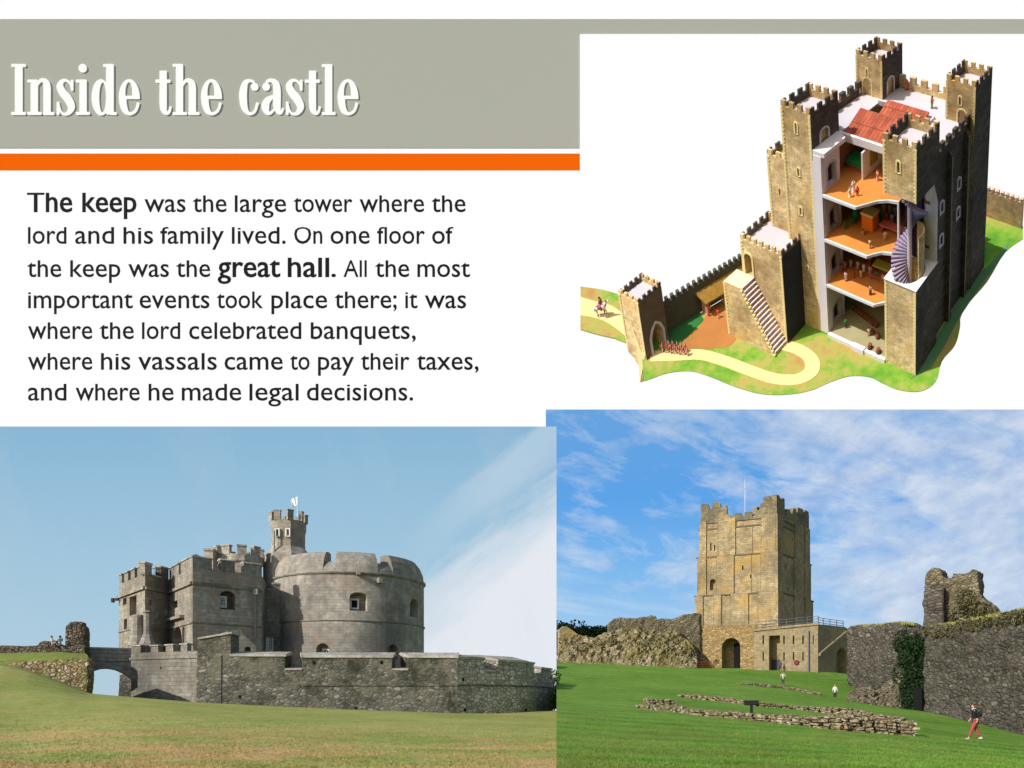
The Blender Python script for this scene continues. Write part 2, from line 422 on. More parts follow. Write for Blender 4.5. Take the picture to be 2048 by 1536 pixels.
def g_serif_stem(x0, top, w=38, sl=18, sr=18, toph=14):
    R_(x0, top, x0+w, 346); R_(x0-sl, 334, x0+w+sr, 348)
    R_(x0-sl, top, x0+w-6, top+toph)
# I n s i d e
R_(80, 76, 120, 347); R_(60, 75, 138, 89); R_(60, 334, 138, 348); flush()
g_n(147); flush(); g_s(303); flush()
lshape(ell(445, 97, 22, 22)); g_serif_stem(428, 160, 38, 19, 17); flush()
R_(572, 76, 612, 346); R_(555, 75, 600, 89); R_(590, 334, 628, 348)
lshape(ell(543, 254, 50, 97), [ell(552, 254, 19, 82)]); flush(); g_e(641); flush()
# t h e
g_t(838); flush(); g_n(930, 76, False); R_(930, 75, 980, 89); flush(); g_e(1084); flush()
# c a s t l e
stroke([(1374, 196, 12), (1366, 172, 12), (1344, 165, 14), (1322, 178, 28), (1311, 220, 40), (1310, 262, 41), (1316, 306, 36), (1332, 334, 22), (1352, 343, 14), (1374, 328, 13), (1388, 284, 14)])
lshape(ell(1372, 197, 20, 20)); flush()
stroke([(1430, 196, 12), (1440, 168, 14), (1464, 163, 20), (1486, 180, 34), (1492, 215, 40), (1492, 300, 40), (1502, 334, 22), (1516, 334, 14), (1525, 312, 11)])
lshape(ell(1434, 197, 20, 20)); stroke([(1484, 244, 8), (1456, 258, 24), (1434, 282, 38), (1430, 312, 40), (1440, 336, 24), (1458, 338, 14), (1478, 318, 8)])
flush(); g_s(1539); flush(); g_t(1643); flush(); g_serif_stem(1751, 76, 39, 17, 18); flush(); g_e(1820)
flush()

# --- body text
def text_mesh(s, bold):
    c = bpy.data.curves.new('t', 'FONT'); c.body = s; c.resolution_u = 3
    c.fill_mode = 'BOTH'
    c.offset = .004
    o = bpy.data.objects.new('t', c); COL.objects.link(o)
    dg = bpy.context.evaluated_depsgraph_get(); dg.update()
    me = bpy.data.meshes.new_from_object(o.evaluated_get(dg)); bpy.data.objects.remove(o)
    co = np.array([v.co[:] for v in me.vertices]); fs = [tuple(p.vertices) for p in me.polygons]; bpy.data.meshes.remove(me); return co, fs
_x, _ = text_mesh('x', False); _l, _ = text_mesh('l', False)
XH, AH = _x[:, 1].max(), _l[:, 1].max()
def line(words, base):
    by = 360+base/2.048; f = (YB-.4)/F
    for s, x0, x1, bold in words:
        mb = MB(); co, fs = text_mesh(s, bold)
        xh, ah = (60/2.048, 78/2.048) if bold else (52/2.048, 68/2.048)
        y = co[:, 1]; yy = np.where(y < 0, y*(xh/XH)*.93, np.where(y < XH, y*xh/XH, xh+(y-XH)*(ah-xh)/(AH-XH)))
        mn, mx = co[:, 0].min(), co[:, 0].max()
        xx = (x0+(co[:, 0]-mn)/(mx-mn)*(x1-x0))/2.048
        e = .85 if bold else .22
        for k, (dx, dy) in enumerate(((0, 0), (-e, 0), (e, 0), (0, e*.6), (0, -e*.6), (e*.7, e*.4), (-e*.7, e*.4), (e*.7, -e*.4), (-e*.7, -e*.4))):
            mb.add([((a+dx-CX)*f, YB-.4-.004*k, (CY-(by-b-dy))*f) for a, b in zip(xx, yy)], fs)
        mb.build('word', m_black, board, uv=False, recalc=False)
N, B_ = False, True
line([('The keep', 112, 558, B_), ('was', 592, 760, N), ('the', 790, 928, N), ('large', 962, 1172, N), ('tower', 1203, 1443, N), ('where', 1473, 1737, N), ('the', 1768, 1907, N)], 131)
line([('lord', 115, 272, N), ('and', 308, 467, N), ('his', 506, 627, N), ('family', 657, 917, N), ('lived.', 950, 1170, N), ('On', 1205, 1320, N), ('one', 1354, 1514, N), ('floor', 1545, 1740, N), ('of', 1770, 1857, N)], 261)
line([('the', 112, 251, N), ('keep', 288, 493, N), ('was', 526, 692, N), ('the', 722, 861, N), ('great', 893, 1147, B_), ('hall', 1180, 1347, B_), ('.', 1357, 1376, N), ('All', 1407, 1502, N), ('the', 1537, 1676, N), ('most', 1710, 1925, N)], 397)
line([('important', 115, 544, N), ('events', 572, 858, N), ('took', 888, 1077, N), ('place', 1112, 1340, N), ('there;', 1371, 1625, N), ('it', 1660, 1710, N), ('was', 1740, 1909, N)], 525)
line([('where', 115, 378, N), ('the', 408, 548, N), ('lord', 582, 738, N), ('celebrated', 775, 1234, N), ('banquets,', 1273, 1703, N)], 651)
line([('where', 115, 378, N), ('his', 414, 534, N), ('vassals', 566, 888, N), ('came', 920, 1158, N), ('to', 1188, 1268, N), ('pay', 1303, 1450, N), ('their', 1478, 1677, N), ('taxes,', 1707, 1960, N)], 777)
line([('and', 115, 272, N), ('where', 310, 572, N), ('he', 609, 711, N), ('made', 745, 988, N), ('legal', 1022, 1223, N), ('decisions.', 1257, 1692, N)], 903)
# ============================================================= LEFT: coastal fort
GRASS_N = 0
def grass_mat(name, c_dark, c_mid, c_light, dry, dryamt, drylo, scale=1.0, stripes=None):
    m, nt, b = newmat(name); L = nt.links; p = pos(nt)
    n1 = noise_(nt, p, .10*scale, 5, .6); n2 = noise_(nt, p, 1.1*scale, 7, .72); n3 = noise_(nt, pos(nt, (1, .35, 1)), 9*scale, 5, .75)
    f = plus(nt, mul(nt, n1, .35), plus(nt, mul(nt, n2, .35), mul(nt, n3, .45)))
    col = ramp(nt, f, [(.40, c_dark), (.55, c_mid), (.70, c_light)])
    if stripes:
        sp = nd(nt, 'ShaderNodeTexWave', wave_type='RINGS', rings_direction='Z'); sp.inputs['Scale'].default_value = stripes[1]; sp.inputs['Distortion'].default_value = 1.2; sp.inputs['Detail'].default_value = 2
        mp = nd(nt, 'ShaderNodeMapping'); g = nd(nt, 'ShaderNodeNewGeometry'); L.new(g.outputs['Position'], mp.inputs['Vector']); mp.inputs['Location'].default_value = stripes[0]
        L.new(mp.outputs[0], sp.inputs['Vector']); col = mix(nt, mul(nt, sp.outputs['Fac'], .38), col, c_light)
    dn = noise_(nt, pos(nt, (.55, 1, 1)), .34*scale, 7, .66); d2 = plus(nt, mul(nt, dn, .75), mul(nt, n3, .28))
    sy = nd(nt, 'ShaderNodeSeparateXYZ'); g2 = nd(nt, 'ShaderNodeNewGeometry'); L.new(g2.outputs['Position'], sy.inputs[0])
    near = ramp(nt, mth(nt, 'DIVIDE', sy.outputs[1], 100.0), [(drylo[0], 1.0), (drylo[1], .25)])
    k = mul(nt, ramp(nt, d2, [(.47, 0.0), (.60, dryamt)]), near)
    col = mix(nt, k, col, ramp(nt, n3, [(.3, [x*.62 for x in dry]), (.65, dry)]))
    sd = noise_(nt, p, .8*scale, 4, .7); col = mix(nt, mul(nt, ramp(nt, sd, [(.66, 0.0), (.72, .75)]), k), col, (.10, .05, .025))
    L.new(col, b.inputs['Base Color']); b.inputs['Specular IOR Level'].default_value = .05; b.inputs['Roughness'].default_value = 1
    bump(nt, b, n3, .06, .7); return m
m_lawnL = grass_mat('dry mown grass', (.15, .195, .04), (.25, .29, .075), (.38, .40, .14), (.60, .38, .18), 1.0, (.27, .40))
crestL = [(-500, 1250, 72), (-100, 1300, 72), (0, 1312, 72), (60, 1316, 73), (172, 1322, 73.5), (180, 1386, 66), (262, 1393, 65), (400, 1405, 64), (550, 1412, 62.5), (700, 1419, 62), (920, 1427, 64), (1000, 1427, 67), (1113, 1421, 75)]
# slope edge under the rubble bank (px, py)
def lerp_tab(tab, x, k):
    for a, b in zip(tab, tab[1:]):
        if x <= b[0]: t = max(0, (x-a[0])/(b[0]-a[0])); return a[k]+(b[k]-a[k])*t
    return tab[-1][k]
baseL = [(-500, 1262, 66), (-100, 1316, 66), (0, 1326, 65.5), (60, 1341, 65), (120, 1362, 65), (180, 1387, 65), (262, 1394, 65), (400, 1405, 64), (550, 1412, 62.5), (700, 1419, 62), (920, 1427, 64), (1000, 1427, 67), (1113, 1421, 75)]
def lawn_left():
    pxs = list(np.arange(-500, 1113, 12.0))+[1113.0]; rows = []
    nn = 46; vs = []
    for j in range(nn+4):
        r = []
        for px in pxs:
            py, Yc = lerp_tab(baseL, px, 1), lerp_tab(baseL, px, 2); zc = zat(py, Yc); ze = zc; zs_ = sum(zat(lerp_tab(baseL, px+q, 1), Yc) for q in range(-280, 281, 40))/15
            if j <= nn:
                t = j/nn; zc = zs_+(ze-zs_)*t**5; Y = 9+(Yc-9)*t; s_ = max(0, (Y-19)/(Yc-19)); kk = max(0, min(1, (420-px)/420)); kk = kk*kk*(3-2*kk); s_ = (s_*s_*(3-2*s_)*.35+s_*.65)*(1-kk)+kk*s_**2.3
                z = -1.72+(zc+1.72)*s_; p = XZ(px, Y, z); z += .10*noise.noise(Vector((p.x*.12, p.y*.12, 0)))*min(1, (1-t)*3)
                r.append(XZ(px, Y, z))
            else:
                dY, dz = ((2.5, .9), (7, 4), (70, 8))[j-nn-1]; r.append(XZ(px, Yc+dY if Yc+dY < 148 else 148, ze-dz))
        vs += r
    n = len(pxs); fs = [(j*n+i, j*n+i+1, (j+1)*n+i+1, (j+1)*n+i) for j in range(nn+3) for i in range(n-1)]
    mb = MB(); mb.add(vs, fs); o = mb.build('lawn', m_lawnL, uv=False, smooth=True, recalc=False); tag(o, kind='structure')
lawn_left()

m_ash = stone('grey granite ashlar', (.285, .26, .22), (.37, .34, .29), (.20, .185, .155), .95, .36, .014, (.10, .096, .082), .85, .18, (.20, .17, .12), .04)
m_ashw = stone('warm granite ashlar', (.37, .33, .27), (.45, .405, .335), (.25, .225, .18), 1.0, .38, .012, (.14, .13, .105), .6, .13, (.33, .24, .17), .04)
m_keepL = stone('weathered tower granite', (.33, .305, .26), (.40, .37, .32), (.26, .24, .205), .9, .34, .010, (.13, .127, .115), .85, .16, (.30, .22, .16), .035, fine=1.2)
m_dkw = rubble('lichened shade-dark rampart stone', [(.075, .074, .062), (.20, .19, .16), (.11, .107, .09), (.31, .29, .245), (.14, .133, .11), (.23, .21, .17)], (.085, .081, .065), 2.2, 1.9, (.03, .035, .022), .85, .28, .06, patch=((.15, .14, .105), .6))  # lichen, plus the left facet's shade kept in the dark tone
m_rubw = rubble('sunlit rubble rampart stone', [(.28, .255, .20), (.58, .53, .44), (.40, .36, .29), (.72, .66, .56), (.50, .42, .32)], (.19, .17, .13), 1.9, 1.7, (.10, .09, .06), .45, .12, .10)  # raised tone paints in sunlight on the right-hand facets
m_cap = stone('pale coping stone', (.38, .36, .31), (.48, .45, .39), (.22, .2, .17), 1.6, 3.0, .02, (.13, .12, .10), .6, .3, None, .03)
m_dark = plain('dark opening', (.006, .006, .007), .9)
m_glass = plain('window glass', (.09, .12, .15), .15)
m_frame = plain('white window frame', (.62, .62, .58), .6)
m_pipe = plain('grey drain pipe', (.20, .20, .20), .5)
m_metal = plain('dark painted metal', (.02, .02, .022), .5)

fort = empty('coastal_castle', XZ(560, 85, -1), 'grey granite castle with a round keep, square gatehouse and tall stair turret', 'castle')
# ---- round keep
Dk = 98.0; kc = XZ(699.0, Dk); Rk = 9.07; Yn = Dk-Rk
def kz(py): return zat(py, Yn)
def kx(px, R=Rk):
    """angle on the round keep (0 = towards camera, + right) seen at px"""
    k = (px-CX)/F; lo, hi = -1.5, 1.5
    for _ in range(50):
        m_ = (lo+hi)/2; X = kc.x+R*math.sin(m_); Y = kc.y-R*math.cos(m_)
        if X/Y < k: lo = m_
        else: hi = m_
    return lo
body = MB()
zc, zs, zt = kz(1147), kz(1242), kz(1100)
NSEG = 96
body.lathe((kc.x, kc.y, 0), [(Rk, -6), (Rk, zc), (Rk-.2, zc+.05), (Rk-.2, zc+.3), (Rk-1.0, zc+.5), (.5, zc+.5)], NSEG)
def dir_k(a): return V(math.sin(a), -math.cos(a), 0)
cut = MB()
def niche(px0, px1, py0, py1, depth, arch_=True, rise=None, R=Rk):
    a = kx((px0+px1)/2); d = dir_k(a); t = V(math.cos(a), math.sin(a), 0)
    wd = abs(kx(px1)-kx(px0))*R/2; Yw = (V(kc.x, kc.y, 0)+d*R).y
    z0, z1 = zat(py1, Yw), zat(py0, Yw)
    o = V(kc.x, kc.y, 0)+d*(R+.8)
    poly = arch(-wd, wd, z0, z1, 10, rise) if arch_ else rect(-wd, wd, z0, z1)
    # splayed recess
    n = len(poly); zc_ = (z0+z1)/2
    fr = [o+t*(x*1.0)+V(0, 0, z) for x, z in poly]; bk = [o-d*(depth+.8)+t*(x*.72)+V(0, 0, zc_+(z-zc_)*.8-(.0)) for x, z in poly]
    cut.loft([fr, bk], 1)
    return a, d, t, wd, z0, z1
nw = [niche(697, 737, 1183, 1223, 1.3, True, .5), niche(820, 838, 1196, 1236, 1.2), niche(774, 800, 1287, 1320, 1.2), niche(630, 660, 1285, 1312, 1.0)]
rk = body.build('round_keep', [m_keepL, m_ash], fort, cut=cut, recalc=True)
mb = MB()
for zz, r, h in ((zc, Rk+.22, .32), (zs, Rk+.14, .2)):
    mb.lathe((kc.x, kc.y, zz), [(Rk-.3, 0), (r-.08, 0), (r, h*.4), (r, h*.75), (Rk-.3, h)], NSEG)
mb.build('string_course', m_ash, rk)
# parapet with rounded merlons
def merlon_ring(mb, c, a0, a1, prof, n, splay=0.0):
    rings = []
    for k in range(n+1):
        a = a0+(a1-a0)*k/n; rings.append([(c.x+(r)*math.sin(a), c.y-(r)*math.cos(a), z) for r, z in prof])
    mb.loft(rings)
pr = MB(); z1 = zc+.3; H = kz(1100)-z1; Hs = kz(1119)-z1
def pprof(h):
    return [(Rk-2.6, z1-.1), (Rk-.02, z1-.1), (Rk-.12, z1+.35*h), (Rk-.45, z1+.7*h), (Rk-1.0, z1+h), (Rk-1.9, z1+h+.12), (Rk-2.6, z1+h)]
merlon_ring(pr, kc, -math.pi, math.pi, pprof(Hs), 96)
for p0, p1 in ((None, 651), (673, 751), (778, None)):
    a0 = -1.75 if p0 is None else kx(p0, Rk-.8); a1 = 1.72 if p1 is None else kx(p1, Rk-.8)
    merlon_ring(pr, kc, a0, a1, [(r+.015, z) for r, z in pprof(H)], 24)
for a0, a1 in ((1.95, 2.7), (2.9, 3.6)): merlon_ring(pr, kc, a0, a1, [(r+.015, z) for r, z in pprof(H)], 12)
pr.build('parapet', m_keepL, rk)
# keep window frames
def kframe(px0, px1, py0, py1, bars, inset=.9, mat=m_frame):
    a = kx((px0+px1)/2); d = dir_k(a); t = V(math.cos(a), math.sin(a), 0); b = V(kc.x, kc.y, 0)+d*(Rk-inset); Yw = b.y
    z0, z1_ = zat(py1, Yw), zat(py0, Yw); hw = (px1-px0)/2/F*Yw/max(.3, math.cos(a)); f = MB(); g = MB()
    for x in (-hw, hw): f.obox(b+t*x+V(0, 0, (z0+z1_)/2), t*.09, d*.1, V(0, 0, (z1_-z0)/2))
    for z in (z0, z1_): f.obox(b+V(0, 0, z), t*(hw+.088), d*.098, V(0, 0, .09))
    for k in range(1, bars): f.obox(b+t*(-hw+2*hw*k/bars)+V(0, 0, (z0+z1_)/2), t*.03, d*.06, V(0, 0, (z1_-z0)/2-.05))
    g.obox(b-d*.05+V(0, 0, (z0+z1_)/2), t*hw, d*.03, V(0, 0, (z1_-z0)/2))
    w_ = f.build('window', mat, fort); g.build('pane', m_dark, w_)
kframe(703, 717, 1199, 1217, 1); kframe(641, 654, 1299, 1311, 2)
# two stone waterspouts and a crest stone
mb = MB()
for px in (716, 832, 757):
    a = kx(px); d = dir_k(a); b = V(kc.x, kc.y, 0)+d*(Rk+.3); mb.obox(b+V(0, 0, zc+.05 if px != 757 else zc-.6), V(math.cos(a), math.sin(a), 0)*.22, d*.42, V(0, 0, .2 if px != 757 else .3))
mb.build('waterspout', m_ash, rk)

# ---- stair turret
tc = XZ(577, 96.3); Rt = 1.97
def oct_(c, r, n=8, ph=math.pi/8): return [(c.x+r*math.cos(ph+2*math.pi*k/n), c.y+r*math.sin(ph+2*math.pi*k/n)) for k in range(n)]
tz = lambda py: zat(py, 94.6)
tm = MB(); tm.prism(oct_(tc, Rt), tz(1178), tz(1062)); tm.loft([[(*p, tz(1062)) for p in oct_(tc, Rt)], [(*p, tz(1055)) for p in oct_(tc, Rt+.12)], [(*p, tz(1039)) for p in oct_(tc, Rt+.14)]])
tcut = MB(); fr2 = []
for px in (555, 576):
    X = XZ(px, 94.3); c_ = V(X.x, X.y, tz(1066)); tcut.obox(c_, V(.17, 0, 0), V(0, 1.1, 0), V(0, 0, .38), 1); fr2.append(c_)
tur = tm.build('stair_turret', [m_ashw, m_dark], fort, cut=tcut)
mb = MB()
R2 = Rt+.14
for k in range(8):
    a0 = math.pi/8+2*math.pi*k/8; a1 = a0+math.pi/4
    p0 = V(tc.x+R2*math.cos(a0), tc.y+R2*math.sin(a0), 0); p1 = V(tc.x+R2*math.cos(a1), tc.y+R2*math.sin(a1), 0)
    mid = (p0+p1)/2; t = (p1-p0).normalized(); n_ = (mid-V(tc.x, tc.y, 0)).normalized(); L_ = (p1-p0).length
    if k % 1 == 0:
        zt_ = tz(1023)+.02*k
        mb.obox(p0+t*.0-n_*.2+V(0, 0, (tz(1040)+zt_)/2), t*.38, n_*.2, V(0, 0, (zt_-tz(1040))/2)); mb.obox(p0-n_*.2+V(0, 0, zt_), t*.43, n_*.25, V(0, 0, .08))
mb.build('battlement', m_ashw, tur)
for c_ in fr2:
    f = MB(); Yf = c_.y
    for sx in (-.22, .22): f.box(c_.x+sx-.07, tc.y-2.17, c_.z-.42, c_.x+sx+.07, tc.y-1.6, c_.z+.42)
    for sz in (-.45, .42): f.box(c_.x-.288, tc.y-2.103, c_.z+sz-.06, c_.x+.288, tc.y-1.6, c_.z+sz+.06)
    f.build('window', m_frame, tur)
mb = MB(); mb.tube([XZ(548.5, 93.9, tz(1150)), XZ(548.5, 93.9, tz(1064))], .09, 6); mb.build('drain_pipe', m_pipe, tur)
# skirt where the turret meets the keep roof
mb = MB(); q = oct_(tc, Rt+.5); mb.loft([[(*p, tz(1180)) for p in oct_(tc, Rt+.9)], [(*p, tz(1108)) for p in oct_(tc, Rt+.75)], [(*p, tz(1092)) for p in oct_(tc, Rt+.05)]]); mb.build('turret_base', m_keepL, tur)
flag = empty('flag_pole', XZ(595, 96.3, tz(1030)), 'thin white flag pole on the stair turret with a small white and red flag', 'flag pole')
mb = MB(); b = XZ(595, 96.3); mb.tube([(b.x, b.y, tz(1030)), (b.x, b.y, tz(984))], .05, 8); mb.tube([(b.x, b.y, tz(984)), (b.x, b.y, tz(983))], .09, 8); mb.build('pole', m_frame, flag)
def cloth(x0, z0, w_, h_, Y, flip=1):
    """flag cloth hanging in folds from its pole"""
    vs = []; nx, nz = 12, 10
    for j in range(nz+1):
        for i in range(nx+1):
            u = i/nx; v = j/nz; vs.append((x0-flip*w_*u*(.9-.25*v), Y+.22*math.sin(u*9+v*2.2)*u, z0-h_*v-h_*.35*u*u*.9))
    return vs, [(j*(nx+1)+i, j*(nx+1)+i+1, (j+1)*(nx+1)+i+1, (j+1)*(nx+1)+i) for j in range(nz) for i in range(nx)]
vs, fs = cloth(b.x-.05, tz(987), .85, 1.0, b.y); mb = MB()
for k, f_ in enumerate(fs): mb.f.append(list(f_)); mb.m.append(1 if (k % 12) in (3, 4) and k//12 < 9 or k//12 in (4,) else 0)
mb.v = vs; mb.build('flag', [plain('white flag cloth', (.8, .8, .8)), plain('red flag cloth', (.55, .05, .06))], flag, uv=False, mods=[('SOLIDIFY', dict(thickness=.02))], recalc=False)

# ---- gatehouse
Yg = {238: 93.5, 290: 85.6, 338: 89.6, 385: 82.0, 524: 87.2}
gp = [XZ(k, Yg[k]) for k in (238, 290, 338, 385, 524)]+[XZ(540, 98), XZ(238, 103)]
z_top = 13.55; z_m = 14.68; z_str = 12.0; z_low = 7.95
g = MB(); g.prism([(p.x, p.y) for p in gp], -6, z_top-.05)
WF = [Wall(238, Yg[238], 290, Yg[290]), Wall(290, Yg[290], 338, Yg[338]), Wall(338, Yg[338], 385, Yg[385]), Wall(385, Yg[385], 524, Yg[524])]
gc = MB()
def gcut(wl, px0, px1, py0, py1, depth=.8, kind='rect', mi=1, rise=None):
    s0, zb = wl.pt(px0, py1); s1, _ = wl.pt(px1, py1); _, z1_ = wl.pt((px0+px1)/2, py0); _, zb = wl.pt((px0+px1)/2, py1)
    out = rect(s0, s1, zb, z1_) if kind == 'rect' else arch(s0, s1, zb, z1_, 8, rise)
    gc.slab(wl.A-wl.N*.5, wl.T, wl.N, out, (), depth+.5, mi); return s0, s1, zb, z1_
def gframe(wl, px0, px1, py0, py1, inset, nx, nz, parent, pane=m_glass, fw=.1, name='window', mat=m_frame):
    s0, zb = wl.pt(px0, py1); s1, _ = wl.pt(px1, py1); pm = (px0+px1)/2; _, z1_ = wl.pt(pm, py0); _, zb = wl.pt(pm, py1)
    O = wl.A+wl.N*inset; f = MB(); gg = MB(); T = wl.T; Nn = wl.N; hz = (z1_-zb)/2; cz = (z1_+zb)/2
    for s_ in (s0, s1): f.obox(O+T*s_+V(0, 0, cz), T*fw, Nn*.09, V(0, 0, hz))
    for z_ in (zb, z1_): f.obox(O+T*(s0+s1)/2+V(0, 0, z_), T*((s1-s0)/2+fw-.003), Nn*.088, V(0, 0, fw))
    for k in range(1, nx): f.obox(O+T*(s0+(s1-s0)*k/nx)+V(0, 0, cz), T*.035, Nn*.05, V(0, 0, hz))
    for k in range(1, nz): f.obox(O+T*(s0+s1)/2+V(0, 0, zb+(z1_-zb)*k/nz), T*(s1-s0)/2, Nn*.046, V(0, 0, .03))
    gg.obox(O+Nn*.06+T*(s0+s1)/2+V(0, 0, cz), T*(s1-s0)/2, Nn*.02, V(0, 0, hz))
    w_ = f.build(name, mat, parent); gg.build('pane', pane, w_); return w_
F1 = WF[3]
gcut(F1, 440, 471, 1182, 1219, 1.0, 'arch', 1, .5)
gcut(WF[1], 329.5, 335, 1217, 1229, .5, 'rect', 2)
gcut(WF[0], 259, 273, 1192, 1230, .8); gcut(WF[0], 246, 253, 1196, 1210, .7); gcut(WF[0], 248, 254, 1238, 1262, .7, 'rect', 2); gcut(WF[1], 299, 303, 1200, 1212, .5, 'rect', 2)
gcut(WF[2], 346, 364, 1252, 1300, 1.6, 'arch', 2); gcut(WF[2], 345, 355, 1202, 1216, .6)
gh = g.build('gatehouse', [m_ash, m_ashw, m_dark], fort, cut=gc)
for p in gh.data.polygons:        # right-hand front gets its sunlit tone from a paler facing
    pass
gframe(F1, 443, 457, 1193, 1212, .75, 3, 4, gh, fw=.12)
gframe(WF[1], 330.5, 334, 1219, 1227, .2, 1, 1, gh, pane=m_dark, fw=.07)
# paler facing paints sunlight onto the broad right-hand front
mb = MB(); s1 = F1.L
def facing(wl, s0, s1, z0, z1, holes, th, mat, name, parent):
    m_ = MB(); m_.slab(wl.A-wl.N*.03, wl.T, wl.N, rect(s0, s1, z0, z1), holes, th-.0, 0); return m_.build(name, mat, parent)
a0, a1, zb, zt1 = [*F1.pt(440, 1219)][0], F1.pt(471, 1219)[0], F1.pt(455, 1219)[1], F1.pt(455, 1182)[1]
facing(F1, .02, F1.L-.02, -3, z_top-.1, [arch(a0, a1, zb, zt1, 8, .5)], .028, m_ashw, 'sunlit_facing', gh)
mb = MB()
for wl in WF:
    for zz, hh, pr_ in ((z_str, .3, .25), (z_low, .18, .12)):
        mb.slab(wl.A-wl.N*pr_, wl.T, wl.N, rect(-.1+.02*WF.index(wl), wl.L+.1, zz-hh/2+.003*WF.index(wl), zz+hh/2), (), pr_+.2)
mb.build('string_course', m_ash, gh)
mb = MB(); cp = MB()
def merlons(wl, spans, z0, z1, th=.7, mb=mb, cp=cp, drop=0, capk=.16):
    for k, (p0, p1) in enumerate(spans):
        s0, s1 = wl.s(p0), wl.s(p1); j = random.uniform(-.04, .04)
        mb.slab(wl.A+wl.N*.02, wl.T, wl.N, rect(s0, s1, z0, z1+j), (), th)
        # weathered cap sloping both ways
        O = wl.A; T = wl.T; Nn = wl.N; e = .09
        prof = [(-e, z1+j-.02), (-e, z1+j+.1), (th*.5, z1+j+.1+capk), (th+e, z1+j+.1), (th+e, z1+j-.02)]
        cp.loft([[O+T*(s0-e)+Nn*a+V(0, 0, b_) for a, b_ in prof], [O+T*(s1+e)+Nn*a+V(0, 0, b_) for a, b_ in prof]])
merlons(WF[0], [(238.5, 243), (248, 256), (261, 269), (274, 289.6)], z_top-.1, z_m-.15)
merlons(WF[1], [(290.2, 303), (322, 337.5)], z_top-.1, z_m); merlons(WF[2], [(338.3, 357), (361, 384.6)], z_top-.1, z_m+.05); merlons(F1, [(385.4, 424), (442, 470), (488, 523)], z_top-.1, z_m)
for wl, sp_ in ((WF[1], [(303, 322)]), (F1, [(424, 442), (470, 488)])):
    for p0, p1 in sp_:
        cp.slab(wl.A-wl.N*.1, wl.T, wl.N, rect(wl.s(p0), wl.s(p1), z_top-.1, z_top+.07), (), .9)
mb.build('battlement', m_ash, gh); cp.build('coping', m_cap, gh)
# rear round turret with battlements, chimney block
c2 = XZ(479, 93.5); R2 = 2.55; zz = lambda py: zat(py, 91)
mb = MB(); mb.lathe((c2.x, c2.y, 0), [(R2, 10), (R2, zz(1124)), (R2+.2, zz(1121)), (R2+.15, zz(1107)), (.3, zz(1107))], 12); rt = mb.build('rear_turret', m_ashw, gh)
mb = MB()
for k in range(9):
    a = 2*math.pi*k/9+.25; d = V(math.cos(a), math.sin(a), 0); t = V(-d.y, d.x, 0); z0_, z1_ = zz(1109), zz(1091)+.03*(k % 3)
    mb.obox(V(c2.x, c2.y, 0)+d*(R2-.1)+V(0, 0, (z0_+z1_)/2), t*.5, d*.24, V(0, 0, (z1_-z0_)/2)); mb.obox(V(c2.x, c2.y, 0)+d*(R2-.1)+V(0, 0, z1_), t*.56, d*.32, V(0, 0, .09))
mb.build('battlement', m_ashw, rt)
mb = MB(); a_ = XZ(409, 90); b_ = XZ(426, 90); mb.box(a_.x, 90, 12, b_.x, 91.4, zat(1101, 90)); mb.box(a_.x-.12, 89.88, zat(1101, 90), b_.x+.12, 91.52, zat(1097, 90)); mb.build('chimney', m_ashw, gh)
# chimney stacks, oriel ledge, pipe, lamp
mb = MB(); c_ = XZ(295, 82.5); zf = lambda py: zat(py, 82.5)
mb.lathe((c_.x, c_.y, 0), [(.95, zf(1292)), (.62, zf(1276)), (.42, zf(1268)), (.40, zf(1226)), (.52, zf(1225)), (.52, zf(1221)), (.3, zf(1221))], 8)
c_ = XZ(276, 83.5); mb.lathe((c_.x, c_.y, 0), [(1.0, zf(1290)), (.75, zf(1270)), (.6, zf(1232)), (.5, zf(1228)), (.1, zf(1228))], 10); mb.build('chimney_stack', m_ash, gh)
mb = MB(); wl = WF[2]; mb.slab(wl.A-wl.N*.5, wl.T, wl.N, [(wl.s(341), zat(1241, 88)), (wl.s(343), zat(1236, 88)), (wl.s(369), zat(1229, 84)), (wl.s(369), zat(1235, 84))], (), .6); mb.build('corbel_ledge', m_ash, gh)
mb = MB(); q = F1.at(509, 1280, .15); mb.tube([q, V(q.x, q.y, zat(1188, q.y))], .12, 8); q2 = F1.at(509, 1184, .25); mb.obox(q2, V(.28, 0, 0), V(0, .2, 0), V(0, 0, .3)); mb.build('drain_pipe', m_pipe, gh)
mb = MB(); q = XZ(236, 93, zat(1199, 93)); mb.obox(q-V(.35, 0, 0), V(.4, 0, 0), V(0, .15, 0), V(0, 0, .14)); mb.obox(q+V(-.6, 0, -.1), V(.12, 0, 0), V(0, .2, 0), V(0, 0, .25)); mb.build('wall_lamp', m_metal, gh)
mb = MB(); a_ = XZ(312, 89.5)
for k in range(5): q = XZ(303+k*5, 88.2); mb.tube([q+V(0, 0, z_top), q+V(0, 0, z_top+1)], .025, 5)
mb.tube([XZ(303, 88.2, z_top+.95), XZ(324, 88.2, z_top+.95)], .03, 5); mb.build('roof_railing', m_metal, gh)

mb = MB(); a_ = XZ(526, 95.5); b_ = XZ(566, 95.5); mb.box(a_.x, 95.5, 5, b_.x, 99, zat(1112, 95.5)); mb.box(a_.x-.12, 95.38, zat(1118, 95.5), b_.x+.1, 99.1, zat(1110, 95.5)); mb.build('rear_block', m_ash, fort)
